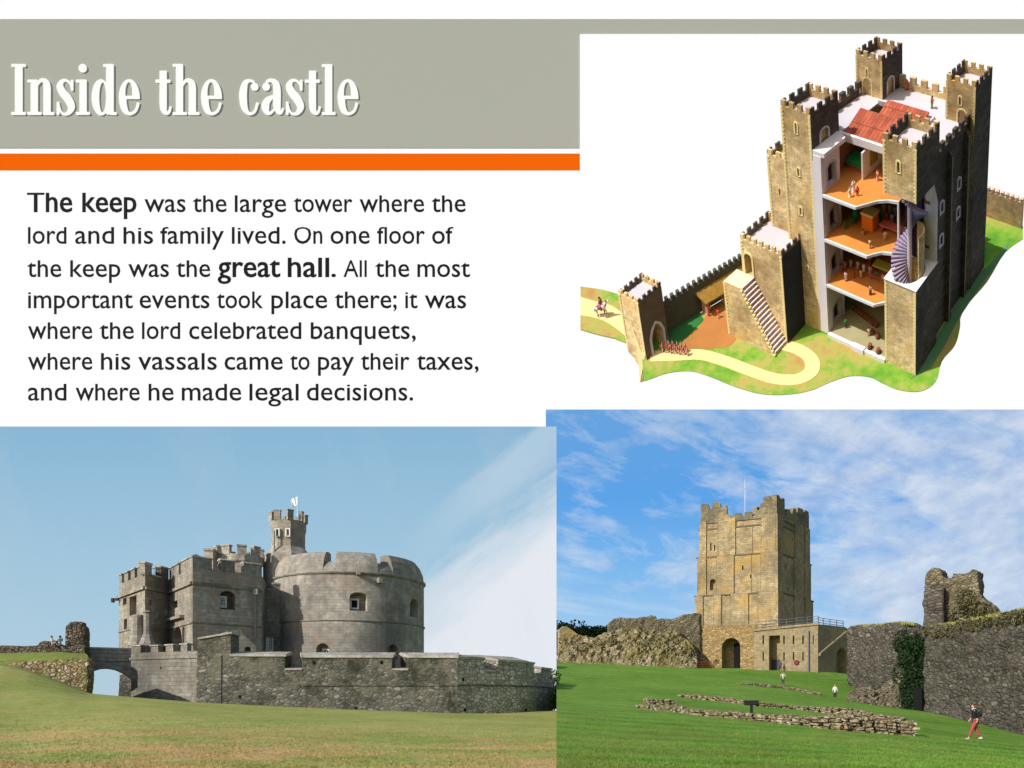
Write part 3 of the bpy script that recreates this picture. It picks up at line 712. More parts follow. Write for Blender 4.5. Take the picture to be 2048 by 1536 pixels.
# ---- link building between gatehouse and keep
LW = Wall(516, 91.0, 590, 92.5)
g = MB(); q = [LW.A, LW.B, LW.B+V(0, 8, 0), LW.A+V(0, 8, 0)]; zl = lambda py: zat(py, 91.5); g.prism([(p.x, p.y) for p in q], -6, zl(1176))
gc = MB(); gcut(LW, 560, 567, 1239, 1256, .6, 'rect', 2); gcut(LW, 524, 547, 1271, 1302, .35, 'rect', 1)
lk = g.build('link_building', [m_ash, m_ashw, m_dark], fort, cut=gc)
mb = MB()
for py in (1206, 1272): mb.slab(LW.A-LW.N*.12, LW.T, LW.N, rect(0, LW.L, zl(py)-.1, zl(py)+.1), (), .3)
mb.build('string_course', m_ash, lk)
gframe(LW, 525, 534, 1273, 1300, .15, 2, 4, lk); gframe(LW, 537, 546, 1273, 1300, .15, 2, 4, lk); gframe(LW, 561, 566, 1246, 1256, .1, 1, 1, lk, pane=m_dark, fw=.09)
mb = MB(); cp = MB()
merlons(LW, [(519, 530), (546, 575)], zl(1178), zl(1168), .6, mb, cp); mb.build('battlement', m_ash, lk); cp.build('coping', m_cap, lk)

# ---- forebuilding wall beside the bridge
FW = Wall(262, 79, 398, 75.5)
g = MB(); zf = lambda py: zat(py, 77.5); q = [FW.A, FW.B, FW.B+V(0, 7, 0), FW.A+V(0, 8, 0)]
g.prism([(p.x, p.y) for p in q], -8, zf(1304)); fb = g.build('forebuilding', m_ash, fort)
mb = MB(); cp = MB(); merlons(FW, [(262.5, 281), (301, 316), (331, 346), (361, 374)], zf(1306), zf(1291), .55, mb, cp, capk=.06)
mb.slab(FW.A-FW.N*.12, FW.T, FW.N, rect(-.1, FW.L, zf(1316)-.1, zf(1316)+.1), (), .3); mb.build('battlement', m_ash, fb); cp.build('coping', m_cap, fb)
mb = MB(); s0, z0 = FW.pt(320, 1338); mb.slab(FW.A-FW.N*.01, FW.T, FW.N, rect(s0, s0+.2, z0, z0+.2), (), .1); mb.build('drain_hole', m_dark, fb)
# small low bay with arched hole by the sloping stair wall
BW = Wall(455, 80, 512, 81.5); gc = MB(); g = MB(); zb_ = lambda py: zat(py, 80.5)
s = BW.s; out = [(s(455), -3), (s(512), -3), (s(512), zb_(1291)), (s(484), zb_(1266)), (s(484), zb_(1259)), (s(479), zb_(1259)), (s(455), zb_(1264))]
gcut(BW, 489, 503, 1293, 1312, .8, 'arch', 1); g.slab(BW.A, BW.T, BW.N, out, (), 2.5); sb = g.build('stair_wall', [m_ashw, m_dark], fort, cut=gc)

# ---- bridge
brg = empty('stone_bridge', XZ(216, 78, -2), 'small granite bridge with one low arch leading to the gatehouse', 'bridge')
BR = Wall(168, 77.5, 264, 79.5); zb_ = lambda py: zat(py, 78.5); s = BR.s
arc_px = [(180, 1347), (190, 1341), (203, 1337), (217, 1336.5), (232, 1339), (246, 1345), (256, 1351), (264, 1357)]
out = [(s(180), -9), (s(180), zb_(1347))]+[(s(a), zb_(b)) for a, b in arc_px[1:]]+[(s(264), zb_(1300)), (s(168), zb_(1297)), (s(168), -9)]
mb = MB(); mb.slab(BR.A, BR.T, BR.N, out, (), 2.2); mb.build('bridge_body', m_ashw, brg)
mb = MB(); ring = [(s(a), zb_(b)+.0) for a, b in arc_px]+[(s(a), zb_(b-6.5)) for a, b in arc_px[::-1]]; mb.slab(BR.A-BR.N*.12, BR.T, BR.N, ring, (), .4); mb.build('arch_ring', m_cap, brg)
mb = MB()
for py, pr_ in ((1320, .12), (1303, .06)): mb.slab(BR.A-BR.N*pr_, BR.T, BR.N, rect(0, BR.L, zb_(py)-.09, zb_(py)+.09), (), .3)
mb.slab(BR.A-BR.N*.1, BR.T, BR.N, rect(0, BR.L, zb_(1299), zb_(1295)), (), .7); mb.build('parapet', m_cap, brg)
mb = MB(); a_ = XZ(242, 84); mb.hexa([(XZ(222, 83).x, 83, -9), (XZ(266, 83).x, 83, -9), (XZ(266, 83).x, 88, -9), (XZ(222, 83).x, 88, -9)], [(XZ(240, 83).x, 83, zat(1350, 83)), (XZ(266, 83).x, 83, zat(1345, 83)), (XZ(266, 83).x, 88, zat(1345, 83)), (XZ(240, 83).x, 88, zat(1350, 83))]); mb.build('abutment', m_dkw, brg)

# ---- rough masonry helper: voxel-remeshed, displaced slab
def rough(name, wl, out_px, th, voxel, amp, mats, parent=None, holes=(), freq=.9, lean=0.0, extra=None, disp=1.0, zref=None):
    """out_px: outline in slide positions on the wall plane"""
    conv = lambda L: [(wl.s(a), (zat(b, zref) if zref else wl.pt(a, b)[1])) for a, b in L]
    mb = MB(); mb.slab(wl.A, wl.T, wl.N, conv(out_px), [conv(h) for h in holes], th)
    if extra: extra(mb)
    me = evaluated(mb.mesh(), [('REMESH', dict(mode='VOXEL', voxel_size=voxel, use_smooth_shade=False))])
    n = len(me.vertices); co = np.empty(n*3, dtype=np.float32); me.vertices.foreach_get('co', co); co = co.reshape(-1, 3)
    nr = np.empty(n*3, dtype=np.float32); me.vertex_normals.foreach_get('vector', nr); nr = nr.reshape(-1, 3)
    zmin = co[:, 2].min(); zmax = co[:, 2].max()
    for i in range(n):
        p = Vector(co[i]); d = amp*(noise.noise(p*freq)+.6*noise.noise(p*freq*2.7)+.35*noise.noise(p*freq*7))
        co[i] += nr[i]*d*disp
        if lean: co[i] -= np.array(wl.N)*lean*max(0, 1-(p.z-zmin)/(zmax-zmin))
    me.vertices.foreach_set('co', co.ravel()); me.update()
    return finish_mesh(name, me, mats, parent)
# pier at the bridge end, low wall, retaining bank
m_rubL = rubble('brown lichened rubble', [(.10, .08, .06), (.22, .18, .14), (.14, .11, .08), (.30, .26, .20), (.18, .13, .10)], (.04, .035, .025), 2.4, 1.6, (.05, .05, .02), .5, .2, .12)
m_bank = rubble('mossy rubble bank', [(.20, .15, .08), (.34, .28, .19), (.26, .18, .09), (.46, .40, .30), (.24, .15, .09)], (.07, .05, .02), 2.2, 1.5, (.20, .15, .05), .5, .25, .15, patch=((.12, .15, .03), .5))
pw = Wall(127, 76, 173, 76.5)
o = rough('gate_pier', pw, [(128, 1330), (173, 1330), (172, 1253), (166, 1252), (166, 1243), (137, 1243), (136, 1248), (130, 1254)], 1.5, .14, .07, m_rubL); tag(o, 'squat square stone pier at the outer end of the bridge', 'pier')
lw = Wall(-400, 73, 172, 75.6)
o = rough('low_wall', lw, [(-400, 1330), (172, 1330), (172, 1291), (110, 1290), (96, 1282), (80, 1281), (74, 1291), (0, 1291), (-400, 1270)], 1.0, .2, .08, m_rubL); tag(o, 'low brown rubble wall running left from the pier', 'wall')
bw_ = Wall(-60, 67.5, 181, 66.5)
def bank_extra(mb): pass
o = rough('rubble_bank', bw_, [(20, 1360), (183, 1400), (179, 1322), (172, 1318), (120, 1319), (60, 1322), (34, 1322), (8, 1326), (-40, 1330)], 1.0, .16, .12, m_bank, lean=.8); tag(o, 'sloping mossy rubble bank beside the bridge arch', 'retaining wall')
m_turf = grass_mat('bank turf', (.10, .15, .03), (.18, .22, .05), (.26, .28, .09), (.3, .2, .1), .3, (.2, .3))
mb = MB(); pts = [(-500, 1262), (-40, 1312), (0, 1309), (60, 1308), (120, 1309), (170, 1313)]
top = [XZ(a, 73.6, zat(b, 73.6)) for a, b in pts]; low_ = [XZ(a, 67.2, zat(b, 67.2)) for a, b in ((-500, 1275), (-40, 1327), (5, 1323), (60, 1319), (120, 1317), (178, 1320))]
rings = []
for k in range(9):
    t = k/8; rings.append([low_[i].lerp(top[i], t)+V(0, 0, .35*math.sin(math.pi*t)+.08*noise.noise(V(i*1.7, k*.9, 0))) for i in range(len(pts))])
mb.loft(rings, closed=False, cap=False); mb.loft([[p+V(0, 0, -6) for p in low_], low_], closed=False, cap=False)
o = mb.build('terrace', m_turf, uv=False, smooth=True, recalc=False); tag(o, kind='structure')

# ---- outer rampart
rp = empty('rampart', XZ(780, 66, -1.5), 'low thick rampart wall with broad sloping merlons in front of the castle', 'rampart')
C0, C1, C2, C3 = (393, 65.6), (915, 66.5), (1054, 72.5), (1103, 80)
RW = [Wall(*C0, *C1), Wall(*C1, *C2), Wall(*C2, *C3)]
th = 2.4; s = RW[0].s; zr = lambda py, Y=66.2: zat(py, Y)
zsill = zr(1338); ztf = zr(1314); ztb = zr(1303)
# back line of each facet parallel; body as three slabs
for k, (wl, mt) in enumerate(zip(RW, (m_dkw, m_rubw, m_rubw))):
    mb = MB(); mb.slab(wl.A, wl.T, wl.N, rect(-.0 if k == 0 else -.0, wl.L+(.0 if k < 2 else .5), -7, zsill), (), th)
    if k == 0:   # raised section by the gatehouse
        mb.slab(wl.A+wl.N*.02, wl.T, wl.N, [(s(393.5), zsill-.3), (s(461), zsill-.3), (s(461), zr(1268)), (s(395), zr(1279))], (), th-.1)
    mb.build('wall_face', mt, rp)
mb = MB(); cp = MB(); mr = MB()
def fat(wl, p0, p1, mbx, zf_=ztf, zb_=ztb, spl0=.0, spl1=.0):
    s0, s1 = wl.s(p0), wl.s(p1); O = wl.A+wl.N*.015; T = wl.T; Nn = wl.N
    prof = [(0, zsill-.05), (0, zf_), (th, zb_), (th, zsill-.05)]
    a = [O+T*(s0+(spl0*x/th))+Nn*x+V(0, 0, z) for x, z in prof]; b = [O+T*(s1-(spl1*x/th))+Nn*x+V(0, 0, z) for x, z in prof]
    mbx.loft([a, b]); e = .1
    pc = [(-e, zf_-.06), (-e, zf_+.13), (th*.8, zb_+.04), (th+e, zb_+.0), (th+e, zb_-.2)]
    cp.loft([[O+T*(s0-e+(spl0*x/th))+Nn*x+V(0, 0, z) for x, z in pc], [O+T*(s1+e-(spl1*x/th))+Nn*x+V(0, 0, z) for x, z in pc]])
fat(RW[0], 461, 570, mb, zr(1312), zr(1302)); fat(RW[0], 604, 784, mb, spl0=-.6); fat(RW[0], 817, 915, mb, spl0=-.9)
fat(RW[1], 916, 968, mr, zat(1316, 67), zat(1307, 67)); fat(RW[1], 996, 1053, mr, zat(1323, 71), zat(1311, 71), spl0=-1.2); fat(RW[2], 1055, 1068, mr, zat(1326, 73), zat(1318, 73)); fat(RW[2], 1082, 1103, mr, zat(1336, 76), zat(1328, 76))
for wl, p0, p1 in ((RW[0], 570, 604), (RW[0], 784, 817), (RW[1], 968, 996)):
    s0, s1 = wl.s(p0), wl.s(p1); cp.loft([[wl.A+wl.T*s0+wl.N*x+V(0, 0, z) for x, z in ((-.08, zsill-.1), (-.08, zsill+.04), (th, zsill+.3), (th, zsill-.1))], [wl.A+wl.T*s1+wl.N*x+V(0, 0, z) for x, z in ((-.08, zsill-.1), (-.08, zsill+.04), (th, zsill+.3), (th, zsill-.1))]])
O = RW[0].A; T = RW[0].T; Nn = RW[0].N
cp.loft([[O+T*s(396)+Nn*x+V(0, 0, z+zr(1279)) for x, z in ((-.1, -.05), (-.1, .1), (th, .35), (th, -.05))], [O+T*s(464)+Nn*x+V(0, 0, z+zr(1267)) for x, z in ((-.1, -.05), (-.1, .1), (th, .35), (th, -.05))]])
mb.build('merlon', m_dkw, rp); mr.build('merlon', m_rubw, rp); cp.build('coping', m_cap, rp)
mb = MB()
for k, wl in enumerate(RW): mb.slab(wl.A-wl.N*.08, wl.T, wl.N, rect(s(600) if k == 0 else 0, wl.L, zr(1370)-.07+.004*k, zr(1370)+.07), (), .3)
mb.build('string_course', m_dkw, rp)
mb = MB(); q = MB()
for p0, p1, py0, py1 in ((421, 443, 1311, 1420),): s0, z0 = RW[0].pt(p0, 1430); s1, z1 = RW[0].pt(p1, py0); mb.slab(O-Nn*.06, T, Nn, rect(s0, s1, z0, z1), (), .3)
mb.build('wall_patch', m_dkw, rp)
mb = MB()
for px, py in ((628, 1325), (763, 1325), (480, 1394), (712, 1417), (926, 1359), (930, 1420), (1052, 1420)):
    wl = RW[0] if px < 915 else RW[1]; s0, z0 = wl.pt(px, py); mb.slab(wl.A-wl.N*.012, wl.T, wl.N, rect(s0-.12, s0+.12, z0-.14, z0+.14), (), .1)
mb.build('drain_hole', m_dark, rp)
# ============================================================= RIGHT: ruined castle green
import numpy.linalg as la
ctl = [(1113, 1322, 140), (1250, 1327, 140), (1393, 1336, 138), (1550, 1340, 134), (1690, 1345, 128), (1710, 1400, 98), (1810, 1418, 88), (1845, 1422, 81), (2048, 1471, 62), (2260, 1530, 48),
       (1113, 1551, 18), (1600, 1551, 18), (2150, 1551, 18), (1953, 1475, 37), (1566, 1371, 100), (1670, 1398, 96), (1280, 1412, 56), (1500, 1432, 47), (1825, 1471, 39), (1113, 1405, 55), (1113, 1358, 92), (1400, 1376, 88), (2300, 1545, 30), (1350, 1480, 30), (1113, 1318, 165), (1500, 1330, 165), (1850, 1405, 120), (2300, 1480, 75)]
cp3 = np.array([P(*c)[:] for c in ctl]); nC = len(cp3)
def _u(r2): return np.where(r2 > 1e-9, r2*np.log(r2+1e-12), 0)
_d = ((cp3[:, None, :2]-cp3[None, :, :2])**2).sum(2); _K = _u(_d)+np.eye(nC)*60
_P = np.c_[np.ones(nC), cp3[:, :2]]; _A = np.zeros((nC+3, nC+3)); _A[:nC, :nC] = _K; _A[:nC, nC:] = _P; _A[nC:, :nC] = _P.T
_w = la.solve(_A, np.r_[cp3[:, 2], 0, 0, 0])
def ground(x, y):
    d = ((cp3[:, :2]-np.array([x, y]))**2).sum(1); return float(_w[:nC]@_u(d)+_w[nC]+_w[nC+1]*x+_w[nC+2]*y)
def gnd(px, Y, up=0.0):
    p = XZ(px, Y); return V(p.x, p.y, ground(p.x, p.y)+up)
def onlawn(px, py, Y0=10, Y1=170):
    """ground point seen at a slide position"""
    last = None; Y = Y0
    while Y < Y1:
        g = gnd(px, Y); q = CY-g.z*F/Y
        if q <= py: return g
        Y *= 1.006
    return gnd(px, Y1)
m_lawnR = grass_mat('lush green lawn', (.034, .090, .011), (.095, .21, .025), (.20, .34, .06), (.22, .20, .06), .5, (.2, .6), 1.0, ((-46, -128, 0), .115))
pxs = [1113.0]+list(np.arange(1125, 2500, 14.0)); Ys = list(np.geomspace(8, 168, 90)); vs = [gnd(px, Y) for Y in Ys for px in pxs]; n = len(pxs)
for i, v in enumerate(vs): vs[i] = v+V(0, 0, .05*noise.noise(Vector((v.x*.25, v.y*.25, 3))))
fs = [(j*n+i, j*n+i+1, (j+1)*n+i+1, (j+1)*n+i) for j in range(len(Ys)-1) for i in range(n-1)]
mb = MB(); mb.add(vs, fs); L0 = [vs[j*n] for j in range(len(Ys))]; mb.loft([[p+V(0, 0, -9) for p in L0], L0], closed=False, cap=False)
o = mb.build('lawn', m_lawnR, uv=False, smooth=True, recalc=False); tag(o, kind='structure')

m_gold = stone('golden sandstone masonry', (.35, .27, .155), (.48, .385, .235), (.23, .18, .10), .62, .30, .02, (.17, .135, .08), .95, .14, (.50, .31, .08), .05, fine=1.1)
m_goldr = rubble('golden coursed rubble', [(.26, .19, .09), (.44, .32, .15), (.34, .22, .09), (.56, .44, .24), (.30, .18, .07)], (.14, .10, .045), 1.7, 2.2, (.20, .13, .05), .4, .15, .06)
m_greyst = stone('grey weathered parapet stone', (.22, .185, .115), (.32, .27, .17), (.15, .125, .08), .62, .30, .02, (.10, .09, .06), .8, .2, (.34, .26, .12), .05)
m_cream = stone('pale cream dressed stone', (.30, .235, .135), (.37, .295, .18), (.22, .17, .10), .8, .32, .012, (.20, .165, .105), .6, .15, None, .03)
m_gline = plain('weathered string and shadow-line stone', (.13, .105, .06), .9, .3, 1.5)
m_rail = plain('grey painted railing', (.10, .11, .13), .5)
m_ruin = rubble('dark shaded ruin rubble', [(.06, .055, .048), (.15, .135, .115), (.10, .09, .078), (.24, .215, .18), (.12, .10, .08), (.17, .13, .10)], (.04, .036, .03), 1.25, 2.4, (.055, .052, .04), .7, .15, .16, patch=((.10, .09, .075), .5))  # dark grey stone with the walls' shade painted into its tone
m_ruinb = rubble('brown ruin rubble', [(.14, .115, .075), (.28, .235, .16), (.20, .165, .11), (.36, .31, .23), (.22, .17, .11)], (.07, .058, .035), 1.8, 2.2, (.09, .085, .045), .6, .22, .14)
m_bankR = rubble('overgrown rubble bank', [(.26, .20, .12), (.46, .37, .25), (.33, .26, .16), (.55, .46, .34), (.30, .22, .13)], (.11, .09, .045), 1.5, 1.6, (.12, .12, .035), .8, .22, .16, patch=((.22, .18, .07), .28))
m_found = rubble('pale foundation stones', [(.20, .15, .10), (.37, .30, .20), (.27, .21, .14), (.45, .38, .28), (.31, .21, .13)], (.09, .075, .04), 2.6, 1.6, (.14, .13, .06), .4, .5, .10)

keep = empty('keep_tower', gnd(1515, 140), 'tall golden sandstone keep tower with ragged battlements, on the green lawn', 'tower')
KY = 135.0; KL, KR = (1400, 140.5), (1617, 147.5)
cc = XZ(1552, KY)
def foot(e):
    """keep footprint grown by e metres: left-front, corner, right-back, hidden back"""
    a, b, c = XZ(*KL), cc.copy(), XZ(*KR); t1 = (b-a).normalized(); t2 = (c-b).normalized()
    d = a+(c-b)
    return [a-t1*e-t2*e, b+t1*e-t2*e, c+t1*e+t2*e, d-t1*e+t2*e]
z_a, z_b, z_c = zat(1184, KY), zat(1104.5, KY), zat(1046.5, KY)
class WX(Wall):
    def __init__(s, A, B): s.A = A; s.B = B; s.T = (B-A).normalized(); s.L = (B-A).length; s.N = Vector((-s.T.y, s.T.x, 0))
tiers = [(.62, 0, z_a), (.34, z_a, z_b), (.12, z_b, z_c), (0, z_c, z_c+1.6)]
def walls(e): f_ = foot(e); return WX(f_[0], f_[1]), WX(f_[1], f_[2])
mb = MB()
for e, a, b in tiers: mb.prism([(p.x, p.y) for p in foot(e)], a, b)
gc = MB(); dk = []
def kcut(e, side, px0, px1, py0, py1, depth=1.2, kind='rect', mi=2):
    wl = walls(e)[side]; pm = (px0+px1)/2; s0, s1 = wl.s(px0), wl.s(px1); zb = wl.pt(pm, py1)[1]; zt_ = wl.pt(pm, py0)[1]
    out = rect(s0, s1, zb, zt_) if kind == 'rect' else arch(s0, s1, zb, zt_, 10)
    gc.slab(wl.A-wl.N*.6, wl.T, wl.N, out, (), depth+.6, mi)
kcut(.62, 0, 1444, 1481, 1276, 1345, 3.2, 'arch', 1)
kcut(.62, 0, 1531, 1543, 1229, 1256, 1.6); 
kcut(.34, 0, 1420, 1431, 1158, 1180, .9, 'arch', 1)
for e, sd, p0, p1, a, b in ((.12, 0, 1420.5, 1423, 1085, 1101), (.12, 0, 1428, 1430.5, 1090, 1102), (.34, 0, 1460, 1463, 1114, 1123), (.34, 0, 1484, 1487, 1131, 1140), (.62, 0, 1451, 1453.5, 1186, 1193), (.62, 0, 1487, 1490, 1207, 1216), (.34, 1, 1570, 1572, 1128, 1140), (.34, 1, 1558, 1560, 1162, 1175), (.34, 1, 1576, 1578, 1175, 1186), (.12, 1, 1584, 1586, 1075, 1082), (.34, 0, 1500, 1503, 1150, 1156)):
    kcut(e, sd, p0, p1, a, b, .6)
kb = mb.build('tower_body', [m_gold, m_goldr, m_dark], keep, cut=gc)
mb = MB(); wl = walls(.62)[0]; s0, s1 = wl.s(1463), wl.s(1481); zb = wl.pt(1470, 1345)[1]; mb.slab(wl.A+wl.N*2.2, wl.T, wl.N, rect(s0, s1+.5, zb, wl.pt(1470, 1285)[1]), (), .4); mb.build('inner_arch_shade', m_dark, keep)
# coursed rubble facing on the lowest stage
mb = MB(); a0, a1 = wl.s(1444), wl.s(1481); zA, zB = wl.pt(1462, 1345)[1], wl.pt(1462, 1276)[1]; zt_ = wl.pt(1462, 1250)[1]
mb.slab(wl.A-wl.N*.16, wl.T, wl.N, rect(-.1, wl.L+.1, zA-1, zt_), [arch(a0, a1, zA-.9, zB, 10)], .15); mb.build('lower_facing', m_goldr, keep)
# pilasters and string courses
mb = MB()
def pil(e, side, spans, z0, z1, pr_=.24):
    wl = walls(e)[side]
    for k, (p0, p1) in enumerate(spans): mb.slab(wl.A-wl.N*(pr_+.004*k), wl.T, wl.N, rect(wl.s(p0), wl.s(p1), z0, z1), (), pr_+.2)
L1 = [(1400, 1413), (1437, 1471), (1523, 1551.7)]; R1 = [(1552.3, 1564), (1589, 1605), (1609, 1617.5)]
pil(.12, 0, L1, z_b, z_c+1.55); pil(.12, 1, R1, z_b, z_c+1.55)
pil(.34, 0, [(1397, 1413), (1434, 1468), (1522, 1552.2)], z_a, z_b-.02); pil(.34, 1, [(1552.8, 1563), (1588, 1605), (1609, 1618)], z_a, z_b-.02)
pil(.62, 0, [(1391, 1406), (1428, 1443), (1461, 1497), (1517, 1552.6)], zat(1249, KY), z_a-.02); pil(.62, 1, [(1553.2, 1563), (1588, 1605), (1609, 1618)], 0, z_a-.02)
pm_ = mb.build('pilasters', m_gold, keep)
mb = MB(); o = kb
for e, z in ((.62, z_a), (.34, z_b), (.12, z_c)):
    q = foot(e+.12); mb.prism([(p.x, p.y) for p in q], z-.16, z+.06)
    for wl_ in (WX(q[0], q[1]), WX(q[1], q[2])):
        pass
mb.build('string_course', m_gline, keep)
mb = MB()      # dark strips painted in as thin shadow lines beside the pilasters
for e, side, pl_, z0, z1 in ((.12, 0, (1413.6, 1436.4, 1471.8, 1505, 1522.4), z_b+.1, z_c-.1), (.34, 0, (1413.6, 1433.4, 1468.8, 1503, 1521.4), z_a+.1, z_b-.2), (.62, 0, (1406.8, 1427.4, 1443.6, 1460.3, 1497.7, 1516.3), zat(1247, KY), z_a-.2), (.12, 1, (1564.8, 1588.2, 1607), z_b+.1, z_c-.1), (.34, 1, (1563.8, 1587.2, 1607), z_a+.1, z_b-.2), (.62, 1, (1563.8, 1587.2, 1607), 8, z_a-.2)):
    wl = walls(e)[side]
    for px in pl_: s_ = wl.s(px); mb.slab(wl.A-wl.N*.05, wl.T, wl.N, rect(s_-.035, s_+.035, z0, z1), (), .1)
mb.build('shadow_lines', m_gline, keep)
# parapet: ragged, with raised corner turrets; one slab per face
def face_par(side, pts, th=.9, out=.1):
    wl = walls(.1)[side]; m2 = MB()
    q = [(wl.s(a), wl.pt(a, b)[1]) for a, b in pts]; m2.slab(wl.A-wl.N*out, wl.T, wl.N, [(q[-1][0], z_c+1.0), (q[0][0], z_c+1.0)][::-1][::-1]+q, (), th); return m2
left_par = [(1402, 1012), (1404, 1007), (1416, 1008), (1419, 1018), (1424, 1018), (1425, 1006), (1432, 1003), (1440, 1006), (1442, 1016), (1446, 1017), (1447, 1010), (1453, 1010), (1455, 1029), (1461, 1030), (1463, 1036), (1466, 1036), (1467, 1027), (1482, 1026), (1484, 1034), (1489, 1034), (1490, 1024), (1503, 1023), (1505, 1036), (1509, 1036), (1511, 1022), (1519, 1020), (1520, 1008), (1526, 1006), (1527, 994), (1541, 992), (1543, 1001), (1546, 1001), (1548, 989), (1551.8, 989)]
mbp = face_par(0, left_par)
par = mbp.build('parapet', m_greyst, keep)
right_par = [(1552.2, 989), (1557, 991), (1560, 997), (1562, 999), (1564, 996), (1568, 998), (1569, 1036), (1571, 1036), (1572, 1018), (1578, 1019), (1582, 1028), (1584, 1028), (1586, 1016), (1591, 1018), (1592, 1034), (1594, 1032), (1595, 1015), (1604, 1018), (1607, 1026), (1610, 1020), (1616, 1024), (1617, 1032)]
face_par(1, right_par).build('parapet', m_greyst, keep)
# back walls of the corner turrets give them depth
mb = MB(); f_ = foot(.1); t1 = (f_[1]-f_[0]).normalized(); t2 = (f_[2]-f_[1]).normalized()
def stub(o_, ta, L_, hpx, Yh, th=.8, z0=z_c+1):
    q = [o_, o_+ta*L_]; nrm = V(-ta.y, ta.x, 0)*th; z1 = zat(hpx, Yh); mb.hexa([(p.x, p.y, z0) for p in (q[0], q[1], q[1]+nrm, q[0]+nrm)], [(p.x, p.y, z1) for p in (q[0], q[1], q[1]+nrm, q[0]+nrm)])
stub(f_[0]+t1*3.4+t2*1.0, t2, 2.6, 1020, 141); stub(f_[0]+t2*3.4+t1*1.4, t1, .8, 1014, 143); stub(f_[1]-t1*3.6+t2*1.2, t2, 3, 1012, 137); stub(f_[1]-t1*2.2+t2*3.6, t1, .8, 1001, 138); stub(f_[2]-t2*5.2-t1*3.6, t2, 4, 1022, 146); stub(f_[0]+t2*8, t1, 8, 1040, 148, 1, z_c)
mb.build('parapet', m_greyst, keep)
mb = MB(); wl = walls(.62)[0]; s0, z0 = wl.pt(1537, 1229); ar = [(s0+.75*math.cos(math.pi*k/8), z0+.75*math.sin(math.pi*k/8)) for k in range(9)]; ar2 = [(s0+.45*math.cos(math.pi*k/8), z0+.45*math.sin(math.pi*k/8)) for k in range(8, -1, -1)]
mb.slab(wl.A-wl.N*.2, wl.T, wl.N, ar+ar2, (), .4); mb.build('door_hood', m_gline, keep)
fp = empty('flag_pole', XZ(1490, 143, 28), 'bare thin white flag pole rising behind the keep battlements', 'flag pole')
mb = MB(); q = XZ(1490, 143); mb.tube([(q.x, q.y, 27), (q.x, q.y, zat(962, 143))], [.06, .035], 8); mb.build('pole', m_frame, fp); mb = MB(); mb.lathe((q.x, q.y, zat(962, 143)), [(.02, 0), (.12, .08), (.12, .16), (.02, .24)], 8); mb.build('finial', m_frame, fp)

# ---- annex with terrace and outer stair
ann = empty('forebuilding', gnd(1590, 128), 'pale cream forebuilding with a railed terrace against the keep', 'building')
AN = Wall(1508, 131.5, 1636, 127); s = AN.s; g = MB(); zt0, zt1 = AN.pt(1509, 1262)[1], AN.pt(1636, 1249)[1]
gc = MB()
def acut(px0, px1, py0, py1, depth, kind='rect', mi=1, wl=AN):
    pm = (px0+px1)/2; a, b = wl.s(px0), wl.s(px1); zb = wl.pt(pm, py1)[1]; z1 = wl.pt(pm, py0)[1]
    gc.slab(wl.A-wl.N*.5, wl.T, wl.N, rect(a, b, zb, z1) if kind == 'rect' else arch(a, b, zb, z1, 10), (), depth+.5, mi)
acut(1538, 1560, 1271, 1343, 2.2, 'rect', 1)
for px in (1526.5, 1568, 1587, 1606, 1627): acut(px-1.7, px+1.7, 1271, 1288, .5, 'rect', 2)
for px in (1526.5, 1568, 1587, 1606): acut(px-1.4, px+1.4, 1304, 1321, .5, 'rect', 2)
g.slab(AN.A, AN.T, AN.N, [(0, 0), (AN.L, 0), (AN.L, zt1), (0, zt0)], (), 6); af = g.build('front_wall', [m_cream, m_gline, m_dark], ann, cut=gc)
mb = MB(); a, b = s(1539), s(1559); mb.slab(AN.A+AN.N*2.15, AN.T, AN.N, rect(a, b, 3, AN.pt(1550, 1318)[1]), (), .1); mb.build('door', plain('dark grey door', (.05, .05, .06)), ann)
mb = MB(); mb.slab(AN.A-AN.N*.25, AN.T, AN.N, [(-.2, zt0-.05), (AN.L+.2, zt1-.05), (AN.L+.2, zt1+.28), (-.2, zt0+.28)], (), 1.0); mb.build('coping', m_cream, ann)
AR = Wall(1636, 127, 1702, 133.5); g = MB(); gc = MB()
acut(1672, 1696, 1296, 1352, 1.6, 'arch', 2, AR)
sr = AR.s; zr_ = lambda px, py: AR.pt(px, py)[1]
g.slab(AR.A+AR.N*.01, AR.T, AR.N, [(.01, 0), (AR.L, 0), (AR.L, zr_(1702, 1262)), (sr(1690), zr_(1690, 1254)), (sr(1648), zr_(1648, 1249)), (.01, zt1-.03)], (), 4); g.build('stair_wall', [m_cream, m_gline, m_dark], ann, cut=gc)
mb = MB(); mb.slab(AR.A-AR.N*.35, AR.T, AR.N, [(sr(1637), zr_(1637, 1307)), (sr(1690), zr_(1690, 1263)), (sr(1690), zr_(1690, 1268)), (sr(1637), zr_(1637, 1312))], (), .5); mb.build('stair_string', m_cream, ann)
# drain pipe and life ring
mb = MB(); a, b = s(1632), s(1640); mb.slab(AN.A-AN.N*.3, AN.T, AN.N, rect(s(1616), s(1618.5), 4, AN.pt(1617, 1262)[1]), (), .4); mb.build('drain_pipe', m_rail, ann)
def railing(name, pts, hgt, parent, mat=m_rail, step=1.6, rails=3, r=.05):
    m2 = MB(); pts = [Vector(p) for p in pts]
    for a, b in zip(pts, pts[1:]):
        n_ = max(1, int((b-a).length/step))
        for k in range(n_+1): q = a.lerp(b, k/n_); m2.tube([q, q+V(0, 0, hgt)], r*1.2, 5)
        for k in range(rails): z = hgt*(k+1)/rails; m2.tube([a+V(0, 0, z), b+V(0, 0, z)], r, 5)
    return m2.build(name, mat, parent)
ra = AN.at(1511, 1261, -.3); rb_ = AN.at(1636, 1248.5, -.3); rc = AR.at(1690, 1256, -.3)
hr = 1.35
